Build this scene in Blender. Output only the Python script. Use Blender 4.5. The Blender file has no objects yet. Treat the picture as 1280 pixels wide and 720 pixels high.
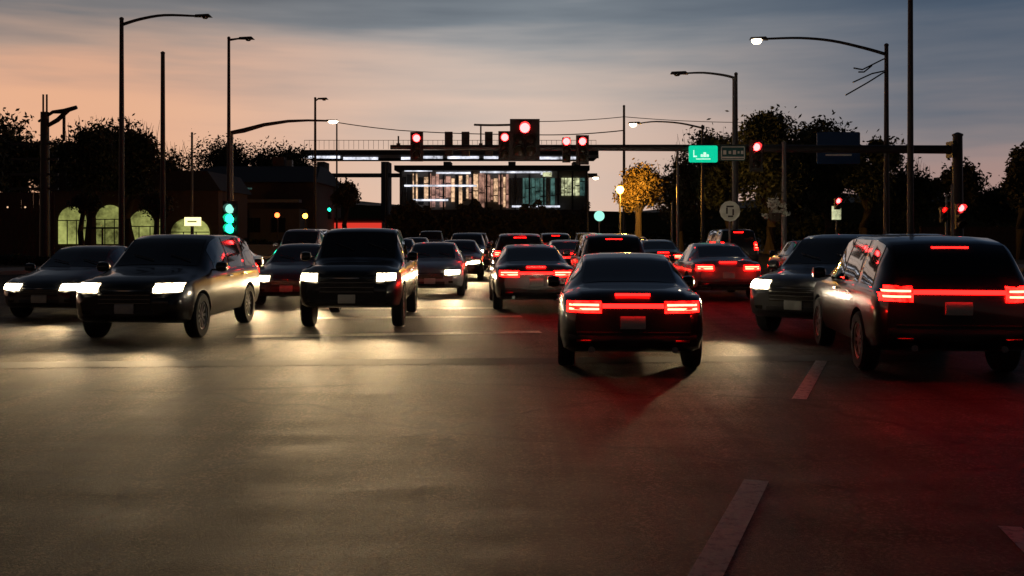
import bpy, bmesh, math, random
from mathutils import Vector, Matrix
random.seed(7)
PI = math.pi
scene = bpy.context.scene
COL = scene.collection

# ------------------------------------------------------------------ camera
F = 1244.0; HZ = 290; CH = 1.75
cd = bpy.data.cameras.new('camera'); cam = bpy.data.objects.new('camera', cd); COL.objects.link(cam)
cam.location = (0, 0, CH); cam.rotation_euler = (PI/2, 0, 0)
cd.sensor_width = 36; cd.shift_y = -(360 - HZ) / 1280; cd.lens = 36 * F / 1280; cd.clip_start = 0.05; cd.clip_end = 3000
scene.camera = cam
def at(px, py, Y):
    """point seen at photo pixel px,py when it stands Y metres ahead"""
    return Vector((Y * (px - 640) / F, Y, CH - Y * (py - HZ) / F))
def gx(px, Y): return at(px, 300, Y).x
def hz(py, Y): return at(640, py, Y).z

# ------------------------------------------------------------------ materials
def s2l(c):
    return tuple((v/12.92 if v <= .04045 else ((v+.055)/1.055)**2.4) for v in c)
def mat(name, col, rough=.6, metal=0., var=.25, scale=8., bump=0., emit=None, es=0., coat=0., spec=.5, inner=0):
    m = bpy.data.materials.new(name); m.use_nodes = True
    nt = m.node_tree; n = nt.nodes; l = nt.links
    b = n['Principled BSDF']
    tc = n.new('ShaderNodeTexCoord')
    nz = n.new('ShaderNodeTexNoise'); nz.inputs['Scale'].default_value = scale; nz.inputs['Detail'].default_value = 6
    l.new(tc.outputs['Object'], nz.inputs['Vector'])
    mx = n.new('ShaderNodeMix'); mx.data_type = 'RGBA'
    mx.inputs[6].default_value = (*[v*(1-var) for v in col], 1); mx.inputs[7].default_value = (*[min(1, v*(1+var)) for v in col], 1)
    l.new(nz.outputs['Fac'], mx.inputs[0]); l.new(mx.outputs[2], b.inputs['Base Color'])
    b.inputs['Roughness'].default_value = rough; b.inputs['Metallic'].default_value = metal
    b.inputs['Coat Weight'].default_value = coat; b.inputs['Specular IOR Level'].default_value = spec
    if bump:
        bp = n.new('ShaderNodeBump'); bp.inputs['Strength'].default_value = bump; bp.inputs['Distance'].default_value = .02
        l.new(nz.outputs['Fac'], bp.inputs['Height']); l.new(bp.outputs['Normal'], b.inputs['Normal'])
    if emit:
        b.inputs['Emission Color'].default_value = (*emit, 1); b.inputs['Emission Strength'].default_value = es
        if inner:   # shelves, people and lamps inside break up a lit window
            z = n.new('ShaderNodeTexNoise'); z.inputs['Scale'].default_value = inner; z.inputs['Detail'].default_value = 5; z.inputs['Roughness'].default_value = .7
            l.new(tc.outputs['Object'], z.inputs['Vector'])
            q = n.new('ShaderNodeMapRange'); q.inputs['From Min'].default_value = .36; q.inputs['From Max'].default_value = .66
            q.inputs['To Min'].default_value = es*.12; q.inputs['To Max'].default_value = es*1.7
            l.new(z.outputs['Fac'], q.inputs[0]); l.new(q.outputs[0], b.inputs['Emission Strength'])
    return m
M = {}
M['steel'] = mat('galvanised_steel', (.16, .165, .17), .45, .6, .3, 3)
M['darksteel'] = mat('dark_painted_steel', (.035, .035, .038), .5, .3, .3, 3)
M['rust'] = mat('brown_weathered_steel', (.06, .045, .035), .7, .2, .4, 4)
M['housing'] = mat('black_signal_plastic', (.02, .02, .02), .55, 0, .2, 10)
M['back'] = mat('signal_backplate', (.03, .03, .03), .5, 0, .2, 10)
M['concrete'] = mat('concrete', (.26, .25, .23), .85, 0, .2, 2, .3)
M['kerb'] = mat('kerb_concrete', (.3, .29, .27), .85, 0, .25, 4, .3)
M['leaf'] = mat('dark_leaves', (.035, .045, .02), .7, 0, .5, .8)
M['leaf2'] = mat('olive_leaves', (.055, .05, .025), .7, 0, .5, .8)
M['leafy'] = mat('yellow_green_leaves', (.12, .085, .025), .6, 0, .4, .8)
M['pale'] = mat('pale_grey_leaves', (.6, .63, .58), .7, 0, .4, 3)
M['bark'] = mat('bark', (.05, .038, .028), .9, 0, .4, 6, .5)
M['brick'] = mat('dark_brick', (.10, .07, .055), .85, 0, .3, 3, .2)
M['wall'] = mat('stucco_wall', (.13, .115, .095), .85, 0, .2, 1.5, .2)
M['roof'] = mat('dark_shingles', (.035, .035, .04), .8, 0, .3, 4, .3)
M['wood'] = mat('fence_wood', (.08, .045, .03), .85, 0, .4, 3, .3)
M['glass'] = mat('car_glass', (.012, .013, .015), .06, 0, .1, 3, coat=1)
M['wglass'] = mat('window_glass', (.02, .025, .03), .12, 0, .1, 3)
M['tyre'] = mat('tyre_rubber', (.018, .018, .018), .85, 0, .2, 20)
M['rim'] = mat('alloy_rim', (.4, .4, .42), .3, .9, .1, 10)
M['blackplastic'] = mat('black_trim', (.015, .015, .016), .5, 0, .2, 20)
M['chrome'] = mat('chrome', (.6, .6, .62), .15, 1, .05, 20)
M['plate'] = mat('plate_white', (.55, .55, .52), .5, 0, .1, 30)
M['mirror'] = M['blackplastic']
M['white_lamp'] = mat('lit_headlight', (.8, .8, .8), .2, emit=(1, .80, .5), es=14, inner=9)
M['bulb'] = mat('lit_headlight_bulb', (.8, .8, .8), .2, emit=(1, .84, .6), es=200)
M['tail_led'] = mat('lit_tail_element', (.5, .01, .01), .2, emit=(1, .02, .01), es=90)
M['red_lamp'] = mat('lit_taillight', (.5, .01, .01), .2, emit=(1, .003, .002), es=22, inner=8)
M['red_ref'] = mat('red_reflector', (.3, .01, .01), .3)
M['red_bar'] = mat('lit_light_bar', (.5, .01, .01), .2, emit=(1, .004, .003), es=16)
M['red_sig'] = mat('lit_red_lens', (.5, .01, .01), .2, emit=(1, .03, .03), es=26)
M['green_sig'] = mat('lit_green_lens', (.01, .4, .2), .2, emit=(.01, .9, .42), es=9)
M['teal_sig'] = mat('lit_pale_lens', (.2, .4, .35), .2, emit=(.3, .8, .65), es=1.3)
M['off_lens'] = mat('unlit_lens', (.03, .025, .015), .2)
M['amber'] = mat('lit_amber_lamp', (.6, .25, .02), .3, emit=(1, .30, .03), es=16)
M['orange'] = mat('lit_orange_lamp', (.6, .12, .02), .3, emit=(1, .13, .03), es=6)
M['street'] = mat('lit_street_lamp', (.8, .75, .6), .3, emit=(1, .80, .55), es=14)
M['sodium'] = mat('lit_sodium_lamp', (.8, .5, .1), .3, emit=(1, .48, .06), es=22)
M['winyg'] = mat('lit_arch_window', (.3, .32, .1), .5, emit=(.42, .45, .13), es=.62, var=.5, scale=.7, inner=.45)
M['winwarm'] = mat('lit_warm_window', (.4, .3, .2), .5, emit=(1, .62, .36), es=.75, inner=1.6)
M['winwhite'] = mat('lit_white_strip', (.6, .6, .6), .5, emit=(.85, .88, 1), es=1.1, inner=.5)
M['winteal'] = mat('lit_teal_window', (.1, .25, .22), .5, emit=(.16, .36, .32), es=.26, inner=1.3)
M['winyel'] = mat('lit_yellow_window', (.5, .5, .3), .5, emit=(.75, .78, .45), es=.7, inner=2)
M['winpink'] = mat('lit_pink_window', (.5, .3, .3), .5, emit=(.8, .42, .3), es=.42, inner=1.4)
M['redband'] = mat('lit_red_fascia', (.5, .03, .02), .5, emit=(.9, .05, .03), es=.8)
M['boxsign'] = mat('lit_box_sign', (.7, .65, .4), .5, emit=(1, .80, .36), es=2.2)
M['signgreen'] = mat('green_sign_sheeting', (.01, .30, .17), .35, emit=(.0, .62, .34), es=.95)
M['signteal'] = mat('teal_sign_sheeting', (.01, .10, .11), .35, var=.2)
M['signblue'] = mat('blue_sign_sheeting', (.01, .045, .14), .35, var=.2)
M['signwhite'] = mat('white_sign_print', (.7, .72, .7), .5)
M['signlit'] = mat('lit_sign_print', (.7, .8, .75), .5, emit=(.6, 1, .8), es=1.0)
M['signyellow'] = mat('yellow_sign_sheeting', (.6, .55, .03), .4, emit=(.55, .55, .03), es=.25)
M['paint_white'] = mat('worn_road_paint', (.42, .40, .36), .6, 0, .4, 9, .3)
M['housebrown'] = mat('brown_siding', (.09, .065, .05), .8, 0, .3, 2)

# worn marking: patchy towards asphalt colour
def worn(m):
    nt = m.node_tree; n = nt.nodes; l = nt.links; b = n['Principled BSDF']
    tc = n.new('ShaderNodeTexCoord'); nz = n.new('ShaderNodeTexNoise'); nz.inputs['Scale'].default_value = 14; nz.inputs['Detail'].default_value = 9; nz.inputs['Roughness'].default_value=.75
    l.new(tc.outputs['Object'], nz.inputs['Vector'])
    r = n.new('ShaderNodeValToRGB'); r.color_ramp.elements[0].position = .36; r.color_ramp.elements[0].color = (.05,.046,.042,1)
    r.color_ramp.elements[1].position = .52; r.color_ramp.elements[1].color = (.34,.30,.22,1)
    l.new(nz.outputs['Fac'], r.inputs[0]); l.new(r.outputs[0], b.inputs['Base Color'])
worn(M['paint_white'])

def asphalt():
    m = bpy.data.materials.new('asphalt'); m.use_nodes = True
    nt = m.node_tree; n = nt.nodes; l = nt.links; b = n['Principled BSDF']
    tc = n.new('ShaderNodeTexCoord')
    def noise(sc, det=6, ro=.6, vec=None):
        z = n.new('ShaderNodeTexNoise'); z.inputs['Scale'].default_value = sc; z.inputs['Detail'].default_value = det; z.inputs['Roughness'].default_value = ro
        l.new(vec or tc.outputs['Object'], z.inputs['Vector']); return z
    fine = noise(75, 4, .8); mid = noise(2.2, 6); big = noise(.22, 4)
    # long streaks across the view: horizontal light flicker put into colour and roughness
    mp = n.new('ShaderNodeMapping'); mp.inputs['Scale'].default_value = (.45, 1.7, 1); mp.inputs['Rotation'].default_value = (0, 0, .12)
    l.new(tc.outputs['Object'], mp.inputs[0]); stk = noise(1.6, 7, .7, mp.outputs[0])
    r = n.new('ShaderNodeValToRGB'); e = r.color_ramp.elements
    e[0].position = .3; e[0].color = (.008, .0065, .0055, 1); e[1].position = .72; e[1].color = (.048, .036, .026, 1)
    add = n.new('ShaderNodeMath'); add.operation = 'MULTIPLY_ADD'; add.inputs[1].default_value = .35
    l.new(mid.outputs['Fac'], add.inputs[0])
    a2 = n.new('ShaderNodeMath'); a2.operation = 'MULTIPLY_ADD'; a2.inputs[1].default_value = .30; l.new(stk.outputs['Fac'], a2.inputs[0])
    a3 = n.new('ShaderNodeMath'); a3.operation = 'MULTIPLY'; a3.inputs[1].default_value = .34; l.new(fine.outputs['Fac'], a3.inputs[0])
    l.new(a3.outputs[0], a2.inputs[2]); l.new(a2.outputs[0], add.inputs[2]); l.new(add.outputs[0], r.inputs[0])
    # pale aggregate chips in the binder
    vo = n.new('ShaderNodeTexVoronoi'); vo.inputs['Scale'].default_value = 60; l.new(tc.outputs['Object'], vo.inputs['Vector'])
    cr_ = n.new('ShaderNodeSeparateColor'); l.new(vo.outputs['Color'], cr_.inputs[0])
    cm = n.new('ShaderNodeMapRange'); cm.inputs['From Min'].default_value = .55; cm.inputs['From Max'].default_value = 1; cm.inputs['To Min'].default_value = .75; cm.inputs['To Max'].default_value = 3.4; l.new(cr_.outputs[0], cm.inputs[0])
    vs = n.new('ShaderNodeVectorMath'); vs.operation = 'SCALE'; l.new(r.outputs[0], vs.inputs[0]); l.new(cm.outputs[0], vs.inputs['Scale'])
    # darker rubber and oil bands along the wheel paths
    mt = n.new('ShaderNodeMapping'); mt.inputs['Scale'].default_value = (1.5, .05, 1); mt.inputs['Rotation'].default_value = (0, 0, -.12); l.new(tc.outputs['Object'], mt.inputs[0])
    tz = noise(1.1, 5, .6, mt.outputs[0]); tm = n.new('ShaderNodeMapRange'); tm.inputs['From Min'].default_value = .38; tm.inputs['From Max'].default_value = .6; tm.inputs['To Min'].default_value = .28; tm.inputs['To Max'].default_value = 1.5; l.new(tz.outputs['Fac'], tm.inputs[0])
    v0 = n.new('ShaderNodeVectorMath'); v0.operation = 'SCALE'; l.new(vs.outputs[0], v0.inputs[0]); l.new(tm.outputs[0], v0.inputs['Scale']); vs = v0
    # wandering cracks
    wz = noise(1.3, 5); wa = n.new('ShaderNodeVectorMath'); wa.operation = 'MULTIPLY_ADD'; wa.inputs[1].default_value = (.9, .9, 0); l.new(wz.outputs['Color'], wa.inputs[0]); l.new(tc.outputs['Object'], wa.inputs[2])
    ce = n.new('ShaderNodeTexVoronoi'); ce.feature = 'DISTANCE_TO_EDGE'; ce.inputs['Scale'].default_value = .33; l.new(wa.outputs[0], ce.inputs['Vector'])
    ck = n.new('ShaderNodeMapRange'); ck.inputs['From Min'].default_value = .002; ck.inputs['From Max'].default_value = .012; ck.inputs['To Min'].default_value = .12; l.new(ce.outputs['Distance'], ck.inputs[0])
    v2 = n.new('ShaderNodeVectorMath'); v2.operation = 'SCALE'; l.new(vs.outputs[0], v2.inputs[0]); l.new(ck.outputs[0], v2.inputs['Scale'])
    l.new(v2.outputs[0], b.inputs['Base Color'])
    rr = n.new('ShaderNodeMapRange'); b.inputs['Specular IOR Level'].default_value = .13; rr.inputs['To Min'].default_value = .56; rr.inputs['To Max'].default_value = .70
    rr.inputs['From Min'].default_value = .35; rr.inputs['From Max'].default_value = .65
    l.new(stk.outputs['Fac'], rr.inputs[0]); l.new(rr.outputs[0], b.inputs['Roughness'])
    bp = n.new('ShaderNodeBump'); bp.inputs['Strength'].default_value = 1; bp.inputs['Distance'].default_value = .03
    l.new(fine.outputs['Fac'], bp.inputs['Height']); l.new(bp.outputs['Normal'], b.inputs['Normal'])
    return m
M['asphalt'] = asphalt()
M['grass'] = mat('short_dark_grass', (.05, .05, .025), .9, 0, .5, 3, .5)
def paintmat(name, c):
    return mat(name, c, .28, .3, .05, 30, coat=.8)
PAINT = {k: paintmat('paint_' + k, c) for k, c in dict(black=(.012, .012, .014), grey=(.07, .072, .078), silver=(.28, .285, .29),
         red=(.16, .012, .012), blue=(.015, .03, .09), white=(.55, .55, .54), brown=(.06, .035, .022)).items()}

# ------------------------------------------------------------------ mesh helpers
class MB:
    def __init__(s): s.v = []; s.f = []
    def add(s, vs, fs):
        o = len(s.v); s.v += [tuple(v) for v in vs]; s.f += [tuple(i + o for i in f) for f in fs]; return s
    def box(s, c, d, rz=0, ch=0):
        x, y, z = [k / 2 for k in d]; R = Matrix.Rotation(rz, 3, 'Z'); c = Vector(c)
        if ch and ch < min(x, y):
            pts = [(-x+ch,-y),(x-ch,-y),(x,-y+ch),(x,y-ch),(x-ch,y),(-x+ch,y),(-x,y-ch),(-x,-y+ch)]
        else: pts = [(-x,-y),(x,-y),(x,y),(-x,y)]
        n = len(pts)
        vs = [c + R @ Vector((p[0], p[1], -z)) for p in pts] + [c + R @ Vector((p[0], p[1], z)) for p in pts]
        fs = [tuple(range(n))[::-1], tuple(range(n, 2*n))] + [(i, (i+1) % n, n + (i+1) % n, n + i) for i in range(n)]
        return s.add(vs, fs)
    def tube(s, pts, rs, n=10):
        pts = [Vector(p) for p in pts]
        if not hasattr(rs, '__len__'): rs = [rs] * len(pts)
        rings = []; vs = []
        for i, p in enumerate(pts):
            t = (pts[min(i+1, len(pts)-1)] - pts[max(i-1, 0)]).normalized()
            a = t.cross(Vector((0, 0, 1)))
            if a.length < .05: a = t.cross(Vector((0, 1, 0)))
            a.normalize(); b = t.cross(a)
            for k in range(n):
                an = 2 * PI * k / n; vs.append(p + (a * math.cos(an) + b * math.sin(an)) * rs[i])
        fs = []
        for i in range(len(pts) - 1):
            for k in range(n):
                fs.append((i*n + k, i*n + (k+1) % n, (i+1)*n + (k+1) % n, (i+1)*n + k))
        fs.append(tuple(range(n))[::-1]); fs.append(tuple(range((len(pts)-1)*n, len(pts)*n)))
        return s.add(vs, fs)
    def lathe(s, prof, axis='Z', c=(0,0,0), n=24, cap=True):
        """prof: list of (r, h)"""
        c = Vector(c); vs = []
        for r, h in prof:
            for k in range(n):
                a = 2*PI*k/n; x, y = r*math.cos(a), r*math.sin(a)
                v = {'Z': (x, y, h), 'Y': (x, h, y), 'X': (h, x, y)}[axis]
                vs.append(c + Vector(v))
        fs = [(i*n+k, i*n+(k+1) % n, (i+1)*n+(k+1) % n, (i+1)*n+k) for i in range(len(prof)-1) for k in range(n)]
        if cap: fs += [tuple(range(n))[::-1], tuple(range((len(prof)-1)*n, len(prof)*n))]
        return s.add(vs, fs)
    def poly(s, pts2, y0, y1, plane='XZ'):
        """extruded polygon; pts in x,z, extruded along y"""
        n = len(pts2)
        if plane == 'XZ': vs = [(p[0], y0, p[1]) for p in pts2] + [(p[0], y1, p[1]) for p in pts2]
        elif plane == 'XY': vs = [(p[0], p[1], y0) for p in pts2] + [(p[0], p[1], y1) for p in pts2]
        else: vs = [(y0, p[0], p[1]) for p in pts2] + [(y1, p[0], p[1]) for p in pts2]
        return s.add(vs, [tuple(range(n)), tuple(range(n, 2*n))[::-1]] + [(i, n+i, n+(i+1) % n, (i+1) % n) for i in range(n)])
    def build(s, name, m, parent=None, smooth=False, loc=None, bevel=0):
        me = bpy.data.meshes.new(name); me.from_pydata(s.v, [], s.f)
        bm = bmesh.new(); bm.from_mesh(me); bmesh.ops.recalc_face_normals(bm, faces=bm.faces); bm.to_mesh(me); bm.free()
        me.materials.append(m)
        if smooth:
            me.polygons.foreach_set('use_smooth', [True]*len(me.polygons)); me.set_sharp_from_angle(angle=math.radians(38))
        me.update()
        o = bpy.data.objects.new(name, me); COL.objects.link(o)
        if parent: o.parent = parent
        if loc is not None: o.location = loc
        if bevel:
            b = o.modifiers.new('bevel', 'BEVEL'); b.width = bevel; b.segments = 2; b.limit_method = 'ANGLE'
        return o
def tag(o, label=None, cat=None, group=None, kind=None):
    if label: o['label'] = label
    if cat: o['category'] = cat
    if group: o['group'] = group
    if kind: o['kind'] = kind
    return o
def thing(name, label, cat, loc=(0, 0, 0), rz=0, group=None):
    o = bpy.data.objects.new(name, None); COL.objects.link(o); o.empty_display_size = .2
    o.location = loc; o.rotation_euler = (0, 0, rz); return tag(o, label, cat, group)
def copy_tree(o, parent=None):
    c = o.copy(); COL.objects.link(c)
    if parent: c.parent = parent
    for ch in list(o.children): copy_tree(ch, c)
    return c

# ------------------------------------------------------------------ ground
def sheet(name, pts, z, m, kind='structure'):
    b = MB(); b.add([(p[0], p[1], z) for p in pts], [tuple(range(len(pts)))])
    return tag(b.build(name, m), kind=kind)
sheet('ground', [(-900, -300), (900, -300), (900, 1500), (-900, 1500)], -.02, M['grass'])
sheet('road', [(-300, -60), (300, -60), (300, 34), (34, 38), (22.5, 44), (20.5, 52), (20, 1400), (-16, 1400), (-16.2, 58), (-18, 44), (-24, 37), (-300, 33)], 0, M['asphalt'])
def kerb_slab(name, pts, h, m):
    b = MB(); b.poly(pts, -.015, h, 'XY'); return tag(b.build(name, m), kind='structure')
Lc = [(-300, 33.2), (-24, 37.2), (-18.2, 44.2), (-16.4, 58), (-16.2, 400)]
Rc = [(300, 34.2), (34, 38.2), (22.7, 44.2), (20.7, 52.2), (20.2, 400)]
def offs(pl, dx, dy): return [(x + dx, y + dy) for x, y in pl]
def strip(pl, dx, dy, w0=0, w1=1):
    a = [(x + dx*w0, y + dy*w0) for x, y in pl]; b = [(x + dx*w1, y + dy*w1) for x, y in pl]
    return a + b[::-1]
def strip_mesh(name, pl, dx0, dy0, dx1, dy1, h, m):
    b = MB()
    n = len(pl)
    vs = []
    for x, y in pl: vs += [(x+dx0, y+dy0, -.015), (x+dx0, y+dy0, h), (x+dx1, y+dy1, h), (x+dx1, y+dy1, -.015)]
    fs = []
    for i in range(n-1):
        for k in range(3): fs.append((i*4+k, i*4+k+1, i*4+k+5, i*4+k+4))
    fs += [(0, 1, 2, 3), (4*n-4, 4*n-3, 4*n-2, 4*n-1)]
    b.add(vs, fs); return tag(b.build(name, m), kind='structure')
strip_mesh('kerb_left', Lc, 0, 0, -.18, .16, .14, M['kerb'])
strip_mesh('sidewalk_left', Lc, -.183, .163, -3.2, 3.0, .132, M['concrete'])
strip_mesh('kerb_right', Rc, 0, 0, .18, .16, .14, M['kerb'])
strip_mesh('sidewalk_right', Rc, .183, .163, 3.4, 3.0, .132, M['concrete'])
# raised verge behind the pavements
sheet('verge_left', [(-300, 36), (-27.4, 40.5), (-21.4, 47), (-19.6, 58), (-19.4, 400), (-300, 400)], .10, M['grass'])
sheet('verge_right', [(300, 37), (37, 41.4), (26.1, 47), (24.1, 55), (23.6, 400), (300, 400)], .10, M['grass'])
# markings
def marking(name, p0, p1, w, z=.005):
    p0, p1 = Vector(p0), Vector(p1); d = (p1-p0).normalized(); nn = Vector((-d.y, d.x))*w/2
    b = MB(); b.add([(p0+nn).to_3d()+Vector((0,0,z)), (p0-nn).to_3d()+Vector((0,0,z)), (p1-nn).to_3d()+Vector((0,0,z)), (p1+nn).to_3d()+Vector((0,0,z))], [(0,1,2,3)])
    return tag(b.build(name, M['paint_white']), kind='structure')
marking('crosswalk_line', (-4.6, 16.6), (.5, 17.4), .38)
marking('crosswalk_line', (-4.0, 20.2), (.2, 20.6), .42)
marking('stop_line', (-4.9, 22.6), (-.3, 22.9), .5)
marking('lane_line', (.62, 4.1), (1.72, 7.0), .17)
marking('lane_line', (3.0, 10.4), (4.2, 13.5), .15)
marking('lane_line', (2.75, 4.9), (2.95, 5.9), .13)
M['patch'] = mat('fresh_asphalt_patch', (.014, .012, .011), .75, 0, .35, 40, .8)
sheet('road_patch', [(-9, 12.6), (6, 13.6), (6, 14.2), (-9, 13.2)], .004, M['patch'])
for k in range(12): marking('lane_line', (-.2 - .01*k, 30 + k*10), (-.25 - .01*k, 33 + k*10), .14)
for k in range(10): marking('lane_line', (-8.7, 26 + k*10), (-8.7, 29 + k*10), .13)
for k in range(10): marking('lane_line', (4.7, 34 + k*10), (4.7, 37 + k*10), .13)
for k in range(10): marking('lane_line', (8.6, 34 + k*10), (8.6, 37 + k*10), .13)
# ------------------------------------------------------------------ cars
def lerp(tab, t):
    for (a, va), (b, vb) in zip(tab, tab[1:]):
        if t <= b: return va + (vb - va) * ((t - a) / (b - a) if b > a else 0)
    return tab[-1][1]
NS = 56; NK = 13
def car_sections(S):
    L = S['L']; ts = [i / NS for i in range(NS + 1)]
    arr = {k: [lerp(S[k], t) for t in ts] for k in ('zb', 'zs', 'zt', 'w', 'wt')}
    for k in arr:
        for _ in range(S.get('sm', 1)):
            a = arr[k]; arr[k] = [a[0]] + [(a[i-1] + 2*a[i] + a[i+1]) / 4 for i in range(1, NS)] + [a[-1]]
    secs = []
    for i, t in enumerate(ts):
        zb, zs, zt, w, wt = [arr[k][i] for k in ('zb', 'zs', 'zt', 'w', 'wt')]
        y = (t - .5) * L
        P = [(0, zb), (w*.84, zb), (w*.95, zb+.05), (w*.995, zb+.2), (w, (zb+zs)/2+.04), (w*.985, zs-.08), (w*.95, zs)]
        a = (w*.93, zs+.012); b = (wt, zt-.05)
        for q in (0.02, .5, 1): P.append((a[0]+(b[0]-a[0])*q + (.02 if q == .5 else 0), a[1]+(b[1]-a[1])*q))
        P += [(wt*.92, zt-.015), (wt*.55, zt+.004), (0, zt+.01)]
        secs.append((y, P))
    return secs
def loft(secs):
    vs = []; fs = []; W = 2*NK - 2
    for y, P in secs:
        ring = [(x, y, z) for x, z in P] + [(-x, y, z) for x, z in P[-2:0:-1]]
        vs += ring
    for i in range(len(secs)-1):
        for k in range(W): fs.append((i*W+k, i*W+(k+1) % W, (i+1)*W+(k+1) % W, (i+1)*W+k))
    fs.append(tuple(range(W))); fs.append(tuple(range((len(secs)-1)*W, len(secs)*W)))
    return vs, fs
def patch(secs, i0, i1, k0, k1, side=1, off=.006, inset=0):
    """shell lifted off the body surface between stations i0..i1, points k0..k1"""
    cen = Vector((0, 0, .9)); vs = []; fs = []
    K = k1 - k0 + 1
    for i in range(i0, i1+1):
        y, P = secs[i]
        for k in range(k0, k1+1):
            x, z = P[k]
            # surface normal estimate in section plane + slope along y
            xa, za = P[max(k-1, 0)]; xb, zb = P[min(k+1, NK-1)]
            n = Vector((zb-za, 0, -(xb-xa)))
            ya, Pa = secs[max(i-1, 0)]; yb, Pb = secs[min(i+1, NS)]
            tv = Vector((Pb[k][0]-Pa[k][0], yb-ya, Pb[k][1]-Pa[k][1]))
            sv = Vector((xb-xa, 0, zb-za)); n = sv.cross(tv)
            if n.length < 1e-6: n = Vector((0, 0, 1))
            n.normalize()
            if n.dot(Vector((x, 0, z-.7))) < 0: n = -n
            p = Vector((x, y, z)) + n*off
            vs.append((p.x*side, p.y, p.z))
    for i in range(i1-i0):
        for k in range(K-1): fs.append((i*K+k, i*K+k+1, (i+1)*K+k+1, (i+1)*K+k))
    return vs, fs
def idx(t): return int(round(t*NS))

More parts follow.
